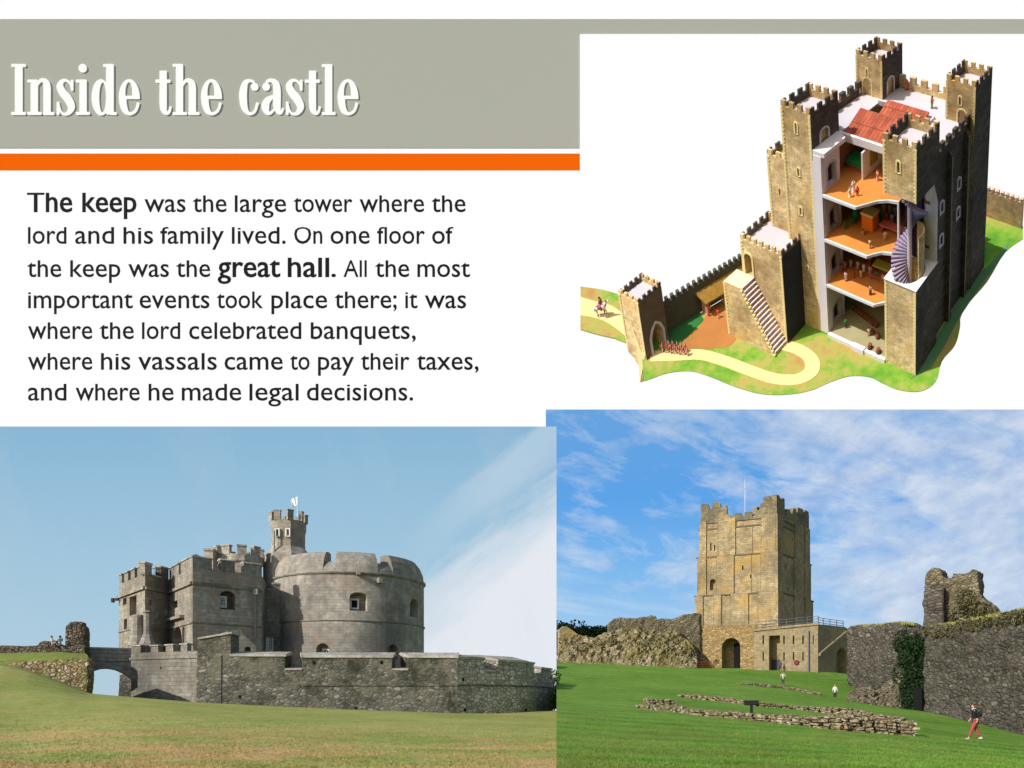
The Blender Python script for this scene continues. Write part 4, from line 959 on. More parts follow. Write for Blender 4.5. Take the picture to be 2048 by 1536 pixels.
railing('railing', [ra, rb_], hr, ann); railing('railing', [rb_, AR.at(1650, 1251, -.3), rc], hr*.85, ann)
mb = MB(); q = AN.at(1593, 1325, .12); T = AN.T
mb.loft([[q+T*(math.cos(2*math.pi*k/14)*(.42))+V(0, 0, math.sin(2*math.pi*k/14)*.42)-AN.N*.0 for k in range(14)], [q+T*(math.cos(2*math.pi*k/14)*(.34))+V(0, 0, math.sin(2*math.pi*k/14)*.34)-AN.N*.16 for k in range(14)]])
o = mb.build('life_ring', plain('red enamel', (.16, .02, .02), .5)); tag(o, 'small round red disc hung low on the cream forebuilding wall', 'sign')

# ---- left rubble wall and overgrown bank
RB = Wall(1060, 141, 1400, 139)
o = rough('curtain_wall', RB, [(1216, 1345), (1400, 1345), (1400, 1226), (1378, 1227), (1362, 1232), (1356, 1236), (1350, 1236), (1349, 1240), (1344, 1239), (1336, 1235), (1322, 1238), (1312, 1240), (1310, 1232), (1300, 1233), (1284, 1234), (1274, 1236), (1240, 1235), (1228, 1238), (1222, 1244), (1217, 1248)], 2.2, .32, .28, m_ruinb, holes=[[(1291, 1243), (1299, 1243), (1299, 1238), (1295, 1236), (1291, 1238)], [(1327, 1243), (1333, 1243), (1333, 1239), (1327, 1239)], [(1362, 1246), (1369, 1246), (1369, 1240), (1362, 1241)]], freq=.5)
tag(o, 'ragged brown curtain wall with three small sky gaps, left of the keep', 'wall')
def mound(name, prof, Yb, Yf, mat, amp=.6, step=.35):
    """bank whose crest follows prof (px, py) at Yb and whose foot meets the lawn at Yf"""
    x0, x1 = prof[0][0], prof[-1][0]; cols = int(abs(XZ(x1, Yb).x-XZ(x0, Yb).x)/step); rows = 26; m2 = MB(); vs = []
    for j in range(rows+1):
        t = j/rows
        for i in range(cols+1):
            px = x0+(x1-x0)*i/cols; pyc = lerp_tab([(a, b, 0) for a, b in prof], px, 1); zc_ = zat(pyc, Yb)
            Y = Yf+(Yb-Yf)*t; p = XZ(px, Y); zg = ground(p.x, p.y)-.4; z = zg+(zc_-zg)*(t**.75 if t < 1 else 1)
            q = Vector((p.x, p.y, z)); k = amp*(noise.noise(q*.45)+.7*noise.noise(q*1.2)+.5*noise.noise(q*3.1)+.3*noise.noise(q*6))
            q.y -= k*1.2*min(1, 4*t*(1.05-t)+.2); q.z += k*.55*(1 if t > .04 else 0); vs.append(q)
    n_ = cols+1; m2.add(vs, [(j*n_+i, j*n_+i+1, (j+1)*n_+i+1, (j+1)*n_+i) for j in range(rows) for i in range(cols)])
    bk = [vs[rows*n_+i] for i in range(n_)]; m2.loft([bk, [V(p.x, p.y+3, -2) for p in bk]], closed=False, cap=False)
    return m2.build(name, mat, uv=False, recalc=False)
o = mound('rubble_bank', [(1117, 1277), (1150, 1274), (1190, 1272), (1215, 1266), (1240, 1258), (1280, 1256), (1330, 1262), (1370, 1266), (1394, 1300)], 139.5, 131, m_bankR, .75); tag(o, 'long overgrown bank of loose brown rubble at the foot of the ragged wall', 'rubble bank')
GB = Wall(1119, 146, 1170, 147); mb = MB(); sg = GB.s; zg = lambda px, py: GB.pt(px, py)[1]
mb.slab(GB.A, GB.T, GB.N, [(sg(1119.5), 4), (sg(1162), 4), (sg(1162), zg(1160, 1273)), (sg(1134), zg(1134, 1253)), (sg(1128), zg(1128, 1252)), (sg(1119.5), zg(1119.5, 1260))], (), 1.5); o = mb.build('gable', m_gold); tag(o, 'small sandstone gable poking above the rubble bank at the far left', 'ruin')

# ---- trees and leaves
def leaf_mat(name, c, v=.5):
    m, nt, b = newmat(name); p = pos(nt); a = noise_(nt, p, 1.3, 3, .6); b2 = nd(nt, 'ShaderNodeTexWhiteNoise', noise_dimensions='3D')
    sn = nd(nt, 'ShaderNodeVectorMath', operation='SNAP'); nt.links.new(p, sn.inputs[0]); sn.inputs[1].default_value = (.35, .35, .35); nt.links.new(sn.outputs[0], b2.inputs['Vector'])
    f = plus(nt, mul(nt, a, .6), mul(nt, b2.outputs['Value'], .45)); nt.links.new(ramp(nt, f, [(.2, [x*(1-v) for x in c]), (.85, [x*(1+v) for x in c])]), b.inputs['Base Color']); return m
m_leaf = leaf_mat('dark tree foliage', (.035, .06, .018)); m_ivy = leaf_mat('ivy leaves', (.018, .038, .012), .7); m_tuft = leaf_mat('dry grass tufts', (.26, .26, .08), .4); m_bark = plain('bark', (.08, .06, .04), .9, .3)
rnd = random.Random(11)
def leaves(mb, c, r, n_, size, sq=(1, 1, 1)):
    for _ in range(n_):
        while True:
            d = V(rnd.uniform(-1, 1), rnd.uniform(-1, 1), rnd.uniform(-1, 1))
            if .2 < d.length < 1: break
        d = d.normalized()*d.length**.4; p = Vector(c)+V(d.x*r*sq[0], d.y*r*sq[1], d.z*r*sq[2]); a = V(rnd.gauss(0, 1), rnd.gauss(0, 1), rnd.gauss(0, 1)).normalized(); b_ = a.cross(V(rnd.gauss(0, 1), rnd.gauss(0, 1), rnd.gauss(0, 1))).normalized(); s_ = size*rnd.uniform(.6, 1.3)
        i = len(mb.v); mb.v += [tuple(p-a*s_), tuple(p+b_*s_*.6), tuple(p+a*s_), tuple(p-b_*s_*.6)]; mb.f.append([i, i+1, i+2, i+3]); mb.m.append(0)
def tree(px, py_top, Y, w_, h_, label, group):
    base = XZ(px, Y); zt_ = zat(py_top, Y); z0 = zt_-h_; r = empty('broadleaf_tree', (base.x, Y, z0-1), label, 'tree', group)
    m2 = MB(); m2.tube([(base.x, Y, z0-4), (base.x+.2, Y, z0+h_*.3), (base.x, Y, z0+h_*.7)], [.45, .35, .12], 8)
    for k in range(4): a = k*1.7; m2.tube([(base.x, Y, z0+h_*.25), (base.x+math.cos(a)*w_*.3, Y+math.sin(a)*w_*.3, z0+h_*.6)], [.2, .07], 6)
    m2.build('trunk', m_bark, r); m2 = MB()
    for _ in range(11): c = V(base.x+rnd.uniform(-.4, .4)*w_, Y+rnd.uniform(-.35, .35)*w_, z0+h_*rnd.uniform(.35, .78)); leaves(m2, c, w_*rnd.uniform(.16, .27), 170, .42)
    m2.build('crown', m_leaf, r, uv=False, recalc=False)
for k, (px, py, w_, h_, lb) in enumerate(((1136, 1249, 11, 8, 'leftmost dark tree behind the small gable'), (1152, 1248, 12, 9, 'rounded dark tree just right of the gable peak'), (1174, 1256, 10, 8, 'low dark tree midway between gable and ragged wall'), (1193, 1253, 11, 8, 'wider dark tree second from the ragged wall'), (1210, 1254, 10, 8, 'dark tree touching the end of the ragged wall'))):
    tree(px, py, 185+k*2, w_, h_, lb, 'trees behind the left rubble wall')

# ---- middle ruin, right wall, ruined turret
MW = Wall(1690, 118, 1815, 100)
def mw_(name, label, cat, px, mat, wl, th, vx, amp, **k): o = rough(name, wl, px, th, vx, amp, mat, **k); tag(o, label, cat); return o
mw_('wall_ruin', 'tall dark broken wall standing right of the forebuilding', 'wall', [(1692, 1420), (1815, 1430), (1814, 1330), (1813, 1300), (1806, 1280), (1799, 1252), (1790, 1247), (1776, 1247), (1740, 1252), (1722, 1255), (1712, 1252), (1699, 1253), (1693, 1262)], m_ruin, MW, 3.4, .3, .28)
o = mound('collapsed_masonry', [(1690, 1396), (1705, 1378), (1730, 1374), (1760, 1372), (1785, 1355), (1800, 1340), (1818, 1360), (1826, 1400)], 99, 90, m_ruinb, .55, .25); tag(o, 'spill of broken brown masonry at the foot of the dark broken wall', 'rubble')
RWW = Wall(1842, 81, 2075, 60.3)
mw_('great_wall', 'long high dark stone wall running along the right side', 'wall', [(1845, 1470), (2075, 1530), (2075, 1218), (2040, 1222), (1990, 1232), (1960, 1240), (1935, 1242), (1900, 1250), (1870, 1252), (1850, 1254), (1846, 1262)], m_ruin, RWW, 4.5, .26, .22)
IV = Wall(1798, 89, 1856, 87)
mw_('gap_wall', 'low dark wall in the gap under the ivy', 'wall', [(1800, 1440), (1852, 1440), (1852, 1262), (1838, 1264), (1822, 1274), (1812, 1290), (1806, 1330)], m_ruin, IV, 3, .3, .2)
TW = Wall(1846, 98, 1960, 94)
mw_('ruined_turret', 'jagged ruined turret rising behind the right-hand wall', 'tower', [(1846, 1290), (1960, 1290), (1995, 1280), (1998, 1226), (1990, 1215), (1975, 1203), (1962, 1194), (1957, 1183), (1956, 1142), (1942, 1139), (1939, 1146), (1906, 1147), (1905, 1157), (1892, 1156), (1886, 1150), (1884, 1142), (1876, 1137), (1864, 1136), (1855, 1142), (1851, 1152), (1850, 1185), (1847, 1212)], m_ruinb, TW, 3.0, .17, .2, freq=.9)
mb = MB(); s_, z_ = TW.pt(1894, 1255); mb.slab(TW.A-TW.N*1.6, TW.T, TW.N, [(TW.s(1852), z_-1), (TW.s(1893), z_-1), (TW.s(1893), zat(1176, 95)), (TW.s(1884), zat(1166, 95)), (TW.s(1862), zat(1166, 95)), (TW.s(1853), zat(1180, 95))], (), 2)
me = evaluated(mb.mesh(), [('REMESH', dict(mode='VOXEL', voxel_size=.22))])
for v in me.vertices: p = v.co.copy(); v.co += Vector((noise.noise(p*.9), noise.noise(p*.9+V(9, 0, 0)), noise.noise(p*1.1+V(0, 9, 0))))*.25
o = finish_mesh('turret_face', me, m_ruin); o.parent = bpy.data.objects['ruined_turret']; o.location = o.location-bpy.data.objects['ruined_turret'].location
# plants on the ruins
def tufts(name, pts, n_, hgt, mat, label, cat='grass', spread=(.6, .6)):
    m2 = MB()
    for _ in range(n_):
        k = rnd.uniform(0, len(pts)-1.001); a = pts[int(k)].lerp(pts[int(k)+1], k % 1)+V(rnd.uniform(-1, 1)*spread[0], rnd.uniform(-1, 1)*spread[1], -.1); h_ = hgt*rnd.uniform(.4, 1.2); t_ = V(rnd.uniform(-.35, .35), rnd.uniform(-.35, .35), 1)*h_; b_ = V(rnd.gauss(0, 1), rnd.gauss(0, .6), 0).normalized()*.05
        m2.add([a-b_, a+b_, a+t_], [(0, 1, 2)])
    o = m2.build(name, mat, uv=False, recalc=False); tag(o, label, cat, kind='stuff'); return o
tw_ = RWW.N*1.2
tufts('wall_top_grass', [RWW.at(a, b)+tw_ for a, b in ((1848, 1258), (1900, 1252), (1935, 1244), (1990, 1234), (2040, 1224), (2075, 1220))], 9000, .55, m_tuft, 'dry grass along the top of the right-hand wall', spread=(.7, 1.3))
tufts('wall_top_grass', [MW.at(a, b)+MW.N*1.2 for a, b in ((1699, 1254), (1740, 1253), (1776, 1249), (1797, 1250))], 2500, .5, m_tuft, 'dry grass on top of the dark broken wall', spread=(.8, 1))
mb = MB(); 
for _ in range(24): px = rnd.uniform(1806, 1846); py = rnd.uniform(1268, 1410); leaves(mb, IV.at(px, py, .5), rnd.uniform(.7, 1.3), 330, .15, (1, .6, 1.2))
o = mb.build('ivy', m_ivy, uv=False, recalc=False); tag(o, 'dense dark ivy filling the gap between the two ruined walls', 'ivy', kind='stuff')
mb = MB()
for px in range(1850, 2070, 9): py = 1258-(px-1850)*.17+6; leaves(mb, RWW.at(px+rnd.uniform(-4, 4), py+rnd.uniform(-2, 9), .1), rnd.uniform(.35, .65), 90, .12, (1, .5, 1))
for a, b in ((1935, 1200), (1945, 1215), (1960, 1225), (1975, 1228), (1920, 1235)): leaves(mb, TW.at(a, b, .4), 1.3, 380, .16, (1, .5, 1))
o = mb.build('wall_shrubs', leaf_mat('scrubby growth', (.10, .092, .042), .6), uv=False, recalc=False); tag(o, 'scrubby growth hanging over the right-hand wall and turret', 'shrubs', kind='stuff')
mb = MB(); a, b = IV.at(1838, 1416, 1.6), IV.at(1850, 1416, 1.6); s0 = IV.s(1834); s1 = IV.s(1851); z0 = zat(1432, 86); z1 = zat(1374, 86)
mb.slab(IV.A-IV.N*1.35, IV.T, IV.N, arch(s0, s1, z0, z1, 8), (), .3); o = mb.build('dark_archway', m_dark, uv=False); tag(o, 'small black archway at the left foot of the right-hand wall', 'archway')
mb = MB()
for px in range(1126, 1394, 9):
    for _ in range(1): leaves(mb, gnd(px, 135+rnd.uniform(-2, 2), rnd.uniform(1.2, 4.6)), rnd.uniform(.4, .9), 60, .16, (1.2, .6, .7))
o = mb.build('bank_growth', leaf_mat('olive scrub', (.14, .13, .045), .5), uv=False, recalc=False); tag(o, 'olive scrub growing on the left rubble bank', 'shrubs', kind='stuff')

# ---- excavated foundations: rows of individual rough blocks merged per wall
def blocks(name, pts, hgts, wid, bsz, label, cat='foundation'):
    """pts: slide positions of the wall foot; courses of uneven stones along it"""
    m2 = MB(); P3 = [onlawn(a, b) for a, b in pts]; L_ = [0]
    for a, b in zip(P3, P3[1:]): L_.append(L_[-1]+(b-a).length)
    def at(d):
        for k in range(len(P3)-1):
            if d <= L_[k+1] or k == len(P3)-2: t = (d-L_[k])/(L_[k+1]-L_[k]); return P3[k].lerp(P3[k+1], t), (P3[k+1]-P3[k]).normalized(), hgts[k]+(hgts[k+1]-hgts[k])*t
    for row in range(-1, int(wid/bsz)+1):
        d = 0
        while d < L_[-1]:
            w_ = bsz*rnd.uniform(.6, 1.9); c, t, h_ = at(min(d+w_/2, L_[-1])); n_ = V(-t.y, t.x, 0);
            if n_.y < 0: n_ = -n_
            z = -.25; 
            while z < h_*(1 if row <= 0 else rnd.uniform(.7, 1.05)):
                hh = bsz*rnd.uniform(.35, .6); j = V(rnd.uniform(-.05, .05), rnd.uniform(-.05, .05), 0); o_ = c+n_*(row*bsz+bsz/2)+V(0, 0, ground(c.x, c.y)-c.z+z+hh/2)+j+t*rnd.uniform(-.1, .1)
                a = t*(w_/2-.02); b_ = n_*(bsz*.52); u = V(0, 0, hh/2-.012); q = [o_+a*sx*rnd.uniform(.82, 1)+b_*sy*rnd.uniform(.82, 1)+u*sz for sz in (-1, 1) for sx, sy in ((-1, -1), (1, -1), (1, 1), (-1, 1))]
                q = [p+V(rnd.uniform(-.03, .03), rnd.uniform(-.03, .03), rnd.uniform(-.02, .03)) for p in q]; m2.hexa(q[:4], q[4:]); z += hh
            d += w_
    o = m2.build(name, m_found, uv=False, mods=[('BEVEL', dict(width=.035, segments=1))]); tag(o, label, cat); return o
blocks('foundation_wall', [(1278, 1416), (1400, 1430), (1500, 1441), (1600, 1452), (1700, 1463), (1822, 1472)], [.10, .20, .24, .34, .68, .60], .8, .34, 'nearest low foundation wall crossing the lawn, thicker at its right end')
blocks('foundation_wall', [(1296, 1408), (1345, 1411)], [.34, .28], 1.6, .36, 'short stub of foundation stones at the left end of the nearest wall')
blocks('foundation_wall', [(1356, 1394), (1440, 1402), (1520, 1414), (1600, 1420), (1700, 1433), (1800, 1450)], [.14, .24, .24, .2, .5, .42], .7, .36, 'second foundation wall just behind the black sign')
blocks('foundation_wall', [(1478, 1369), (1560, 1377), (1640, 1391)], [.08, .2, .16], .8, .4, 'farthest thin foundation row beside the walkers')
# interpretation sign
sp = onlawn(1503, 1426); sgn = empty('information_sign', sp, 'black tilted information panel on a post among the foundations', 'sign')
Yq = sp.y; mb = MB(); mb.obox(sp+V(0, 0, .28), V(.09, 0, 0), V(0, .05, 0), V(0, 0, .34)); mb.build('post', m_metal, sgn)
mb = MB(); mb.obox(V(sp.x, sp.y, zat(1405.5, Yq)), V(.52, 0, 0), V(0, .12, .14), V(0, -.02, .03)); mb.obox(V(sp.x, sp.y-.03, zat(1406, Yq)), V(.5, 0, 0), V(0, .02, 0), V(0, 0, .15)); mb.build('panel', m_metal, sgn)
# small things by the walls
def bench(px, py, w_, h_, mat, name, label, cat, Y=None):
    p = onlawn(px, py); k = p.y/F; e = empty(name, p, label, cat); m2 = MB(); W_ = w_*k; H_ = h_*k
    m2.box(p.x-W_/2, p.y-.3, p.z+H_*.55, p.x+W_/2, p.y+.3, p.z+H_*.7); m2.build('seat', mat, e)
    for sx in (-1, 1): m2 = MB(); m2.box(p.x+sx*W_*.4-.08, p.y-.25, p.z-.1, p.x+sx*W_*.4+.08, p.y+.25, p.z+H_*.55-.002); m2.build('leg', mat, e)
    m2 = MB(); m2.box(p.x-W_/2, p.y+.26, p.z+H_*.7, p.x+W_/2, p.y+.34, p.z+H_*1.15); m2.build('backrest', mat, e)
bench(1343, 1331, 22, 6, plain('white painted bench', (.7, .68, .62)), 'bench', 'white bench at the foot of the rubble bank left of the keep', 'bench')
def barrier(px0, px1, py):
    a, b = onlawn(px0, py), onlawn(px1, py); e = empty('barrier', a.lerp(b, .5), 'row of orange-red barrier panels against the keep base', 'barrier'); m = plain('orange red barrier', (.50, .17, .08), .7, .25, 2)
    for k in range(3):
        q0, q1 = a.lerp(b, k/3+.01), a.lerp(b, (k+1)/3-.01); m2 = MB()
        for z in (.05, .45, .85): m2.hexa([q0+V(0, 0, z), q1+V(0, 0, z), q1+V(0, .1, z), q0+V(0, .1, z)], [q0+V(0, 0, z+.28), q1+V(0, 0, z+.28), q1+V(0, .1, z+.28), q0+V(0, .1, z+.28)])
        m2.build('panel', m, e)
barrier(1396, 1434, 1336)
for px, py, lb in ((1443, 1336, 'small dark litter bin left of the keep archway'), (1536, 1340, 'small dark litter bin by the forebuilding doorway')):
    p = onlawn(px, py); e = empty('litter_bin', p, lb, 'bin', 'dark litter bins by the keep'); m2 = MB(); m2.lathe((p.x, p.y, p.z), [(.22, 0), (.3, .05), (.34, .75)], 12); m2.build('body', m_metal, e); m2 = MB(); m2.lathe((p.x, p.y, p.z+.76), [(.38, 0), (.38, .08), (.15, .2)], 12); m2.build('lid', m_metal, e)
# bush at the outer end of the left rampart
mb = MB(); c = XZ(1108, 84, zat(1365, 84))
for _ in range(9): leaves(mb, c+V(rnd.uniform(-.3, .1), rnd.uniform(-1, 1), rnd.uniform(-2.6, 1)), rnd.uniform(.5, .8), 220, .14)
e = empty('bush', c+V(0, 0, -3), 'green bush just past the right end of the grey rampart', 'bush'); mb.build('foliage', leaf_mat('bush leaves', (.09, .16, .03), .5), e, uv=False, recalc=False); mb = MB(); mb.tube([c+V(0, 0, -3), c], [.08, .03], 6); mb.build('stem', m_bark, e)

# ---- standing grass close to the camera (one object per lawn)
from mathutils.bvhtree import BVHTree
def near_grass(lawn, px0, px1, n_, mat, label, hgt):
    me = lawn.data; off = lawn.location; bv = BVHTree.FromPolygons([v.co+off for v in me.vertices], [tuple(p.vertices) for p in me.polygons])
    vs = []; fs = []
    for _ in range(n_):
        px = rnd.uniform(px0, px1); Y = 15.5*(1/(1-rnd.random()*.62)); x = XZ(px, Y).x
        if noise.noise(Vector((x*.6, Y*.6, 5))) < rnd.uniform(-.6, .35): continue
        h = bv.ray_cast(V(x, Y, 30), V(0, 0, -1))[0]
        if h is None: continue
        for b_ in range(3):
            a = rnd.uniform(0, 6.28); hh = hgt*rnd.uniform(.4, 1.3); q = h+V(rnd.uniform(-.04, .04), rnd.uniform(-.04, .04), -.01); sd = V(math.cos(a), math.sin(a), 0)*.011; i = len(vs)
            vs += [tuple(q-sd), tuple(q+sd), tuple(q+V(rnd.uniform(-.5, .5), rnd.uniform(-.5, .5), 1)*hh)]; fs.append((i, i+1, i+2))
    mb = MB(); mb.v = vs; mb.f = [list(f) for f in fs]; mb.m = [0]*len(fs); o = mb.build('grass', mat, uv=False, recalc=False); tag(o, label, 'grass', kind='stuff')
near_grass(bpy.data.objects['lawn'], -20, 1110, 42000, m_lawnL, 'short dry grass blades on the near left lawn', .055)
near_grass(bpy.data.objects['lawn.001'], 1116, 2070, 42000, m_lawnR, 'short green grass blades on the near right lawn', .06)
# ============================================================= figures
def skin(nodes, edges, sub=1):
    """nodes: (x, y, z, radius); one continuous tapered surface"""
    me = bpy.data.meshes.new('s'); me.from_pydata([n[:3] for n in nodes], edges, []); me.update()
    o = bpy.data.objects.new('s', me); COL.objects.link(o); o.modifiers.new('k', 'SKIN')
    for i, n in enumerate(nodes):
        r = n[3] if isinstance(n[3], tuple) else (n[3], n[3]); me.skin_vertices[0].data[i].radius = r; me.skin_vertices[0].data[i].use_root = (i == 0)
    if sub: m_ = o.modifiers.new('u', 'SUBSURF'); m_.levels = sub; m_.render_levels = sub
    dg = bpy.context.evaluated_depsgraph_get(); dg.update(); r = bpy.data.meshes.new_from_object(o.evaluated_get(dg)); bpy.data.objects.remove(o)
    r.polygons.foreach_set('use_smooth', [True]*len(r.polygons)); return r
POSES = {
 'stand': dict(kl=(.01, .055, .28), fl=(0, .06, .03), kr=(.01, -.055, .28), fr=(0, -.06, .03), el=(-.01, .135, .66), hl=(.03, .14, .52), er=(-.01, -.135, .66), hr=(.03, -.14, .52), lean=0),
 'walk': dict(kl=(.09, .05, .29), fl=(.17, .05, .04), kr=(-.02, -.05, .27), fr=(-.16, -.05, .06), el=(-.06, .13, .67), hl=(-.02, .14, .54), er=(.03, -.13, .66), hr=(.10, -.11, .56), lean=.03),
 'hips': dict(kl=(.01, .06, .28), fl=(0, .075, .03), kr=(.01, -.06, .28), fr=(0, -.075, .03), el=(-.03, .18, .67), hl=(.04, .09, .60), er=(-.03, -.18, .67), hr=(.04, -.09, .60), lean=0),
 'sit': dict(kl=(.26, .07, .34), fl=(.42, .07, .12), kr=(.27, -.05, .40), fr=(.40, -.06, .14), el=(-.02, .15, .34), hl=(.10, .13, .30), er=(.0, -.15, .34), hr=(.12, -.12, .32), lean=-.06, drop=.36),
 'ride': dict(kl=(.10, .12, .40), fl=(.06, .15, .2), kr=(.10, -.12, .40), fr=(.06, -.15, .2), el=(.03, .13, .66), hl=(.14, .06, .60), er=(.03, -.13, .66), hr=(.14, -.06, .60), lean=.02)}
_cache = {}
def figure_meshes(pose, dress=False, detail=1):
    key = (pose, dress, detail)
    if key in _cache: return _cache[key]
    q = POSES[pose]; ln = q['lean']; d = q.get('drop', 0)
    pel = (0, 0, .52-d); ch = (ln*.7, 0, .72-d); nk = (ln, 0, .835-d); hd = (ln+.012, 0, .905-d); tp = (ln+.01, 0, .955-d)
    sh = lambda s_: (ln*.9, .098*s_, .80-d); hp = lambda s_: (0, .045*s_, .50-d)
    N_ = [(*pel, .062), (*ch, .07), (*nk, .03), (*hd, (.044, .05)), (*tp, (.034, .038)), (*sh(1), .035), (*q['el'], .022), (*q['hl'], .015), (*sh(-1), .035), (*q['er'], .022), (*q['hr'], .015), (*hp(1), .055), (*q['kl'], .033), (*q['fl'], .022), (*hp(-1), .055), (*q['kr'], .033), (*q['fr'], .022)]
    E_ = [(0, 1), (1, 2), (2, 3), (3, 4), (1, 5), (5, 6), (6, 7), (1, 8), (8, 9), (9, 10), (0, 11), (11, 12), (12, 13), (0, 14), (14, 15), (15, 16)]
    def add(p, pt, r): N_.append((*pt, r)); E_.append((p, len(N_)-1)); return len(N_)-1
    for i, s_ in ((13, 1), (16, -1)): f_ = N_[i]; add(i, (f_[0]+.07, f_[1], max(.015, f_[2]-.02)), .018)
    if detail:
        for i, e_, s_ in ((7, 6, 1), (10, 9, -1)):
            h_ = Vector(N_[i][:3]); dr = (h_-Vector(N_[e_][:3])).normalized(); sd = Vector((0, 1, 0)).cross(dr).normalized(); pm = h_+dr*.035; k = add(i, pm, .013)
            for j, L_ in enumerate((.034, .042, .039, .03)):
                b = pm+sd*(j-1.5)*.009+dr*.014; a = add(k, b, .0052); m_ = b+dr*L_*.5+Vector((0, -s_*.004, 0)); a = add(a, m_, .0048); add(a, m_+dr*L_*.4+Vector((0, -s_*.009, 0)), .004)
            t_ = h_+dr*.012+sd*.018; a = add(i, t_, .0055); add(a, t_+dr*.022+sd*.008, .0045)
        add(3, (hd[0]+.055, 0, hd[2]-.004), .008)          # nose
    body = skin(N_, E_, 1 if detail else 0)
    T_ = [(*pel, .074), (*ch, .086), (ln, 0, .815-d, .05), (*sh(1), .045), (*q['el'], .034), (*[.8*a+.2*b for a, b in zip(q['hl'], q['el'])], .026), (*sh(-1), .045), (*q['er'], .034), (*[.8*a+.2*b for a, b in zip(q['hr'], q['er'])], .026), (0, 0, .49-d, .076)]
    top = skin(T_, [(0, 1), (1, 2), (1, 3), (3, 4), (4, 5), (1, 6), (6, 7), (7, 8), (0, 9)], 1 if detail else 0)
    if dress:
        mb = MB(); mb.lathe((0, 0, 0), [(.15, .01), (.12, .2), (.09, .42), (.07, .56)], 12); leg = mb.mesh()
    else:
        G_ = [(0, 0, .53-d, .07), (*hp(1), .064), (*q['kl'], .044), (*[.85*a+.15*b for a, b in zip(q['fl'], q['kl'])], .034), (*hp(-1), .064), (*q['kr'], .044), (*[.85*a+.15*b for a, b in zip(q['fr'], q['kr'])], .034)]
        leg = skin(G_, [(0, 1), (1, 2), (2, 3), (0, 4), (4, 5), (5, 6)], 1 if detail else 0)
    H_ = [(hd[0]-.012, 0, hd[2]+.012, .05), (tp[0]-.012, 0, tp[2]+.005, .042), (hd[0]-.04, 0, hd[2]-.025, .03)]
    hair = skin(H_, [(0, 1), (0, 2)], 1 if detail else 0)
    sh_ = []
    for i in (13, 16): f_ = N_[i]; sh_.append(skin([(f_[0]-.02, f_[1], f_[2]-.002, .026), (f_[0]+.03, f_[1], f_[2]-.005, .024), (f_[0]+.085, f_[1], f_[2]-.012, .018)], [(0, 1), (1, 2)], 1 if detail else 0))
    _cache[key] = (body, top, leg, hair, sh_); return _cache[key]
_mc = {}
def cm(c, r=.8):
    k = tuple(round(x, 3) for x in c)
    if k not in _mc: _mc[k] = plain('cloth %d' % len(_mc), c, r)
    return _mc[k]
SKIN = (.50, .30, .21)
def figure(mat4, pose, top, leg, hair, shoe, label, cat='person', group=None, dress=False, detail=1, extra=None, topname='jacket', legname='trousers', hat=None):
    r = bpy.data.objects.new('person', None); COL.objects.link(r); r.empty_display_size = .2; r.matrix_world = mat4; tag(r, label, cat, group)
    b, t, l, h, ss = figure_meshes(pose, dress, detail)
    def part(n_, me, m_):
        o = bpy.data.objects.new(n_, me.copy()); COL.objects.link(o); o.data.materials.clear(); o.data.materials.append(m_); o.parent = r; return o
    part('body', b, cm(SKIN)); part(topname, t, cm(top)); part('dress' if dress else legname, l, cm(leg)); part('helmet' if hat else 'hair', h, cm(hat or hair))
    if shoe:
        for s_ in ss: part('shoe', s_, cm(shoe))
    if extra: extra(r, part)
    return r
def at_ground(p, h_, ang): return Matrix.Translation(p) @ Matrix.Rotation(ang, 4, 'Z') @ Matrix.Scale(h_, 4)
def pack(col):
    def f(r, part):
        me = skin([(-.11, 0, .62, .055), (-.115, 0, .70, .065), (-.10, 0, .78, .045)], [(0, 1), (1, 2)], 1); part('backpack', me, cm(col))
        for s_ in (-1, 1):
            m2 = MB(); m2.tube([(-.07, .06*s_, .80), (.05, .075*s_, .83), (.10, .07*s_, .74), (.02, .09*s_, .62)], .008, 6); part('strap', m2.mesh(), cm(col))
    return f
def scarf(r, part): m2 = MB(); m2.lathe((.03, 0, .80), [(.05, 0), (.058, .02), (.05, .04)], 12); part('collar', m2.mesh(), cm((.6, .6, .6)))
PI = math.pi
p = gnd(1951, 38.5)
figure(at_ground(p, 1.82, PI-.35), 'walk', (.012, .013, .018), (.34, .06, .07), (.09, .05, .03), (.6, .6, .62), 'man in black jacket and red trousers with a backpack, walking beside the high wall', extra=lambda r, q: (pack((.02, .02, .025))(r, q), scarf(r, q)))
p = onlawn(1670, 1398); figure(at_ground(p, 1.72, -PI/2-.3), 'stand', (.62, .58, .54), (.015, .015, .02), (.45, .33, .18), (.02, .02, .02), 'fair-haired woman in a white top and black trousers alone on the green', topname='shirt')
p = onlawn(1566, 1371); figure(at_ground(p, 1.78, PI/2), 'hips', (.50, .46, .36), (.03, .035, .05), (.35, .22, .12), (.03, .03, .03), 'person in a cream top and dark trousers near the thin foundation row', topname='shirt')
p = onlawn(1561, 1342); figure(at_ground(p, 1.7, -PI/2), 'stand', (.12, .06, .10), (.03, .03, .05), (.05, .03, .02), (.03, .03, .03), 'person in a dark purple top at the forebuilding doorway', topname='shirt')
p = onlawn(1180, 1325); figure(at_ground(p, 1.7, 0), 'walk', (.25, .22, .18), (.012, .012, .015), (.3, .2, .12), (.02, .02, .02), 'distant walker in a grey top by the left rubble bank', topname='shirt')
for px, c_, lb in ((1247, (.35, .32, .28), 'left one of two people sitting at the foot of the rubble bank'), (1271, (.08, .07, .07), 'right one of two people sitting at the foot of the rubble bank')):
    p = onlawn(px, 1327); figure(at_ground(p, 1.6, -PI/2+.3), 'sit', c_, (.05, .05, .06), (.1, .07, .05), (.05, .05, .05), lb, topname='shirt')
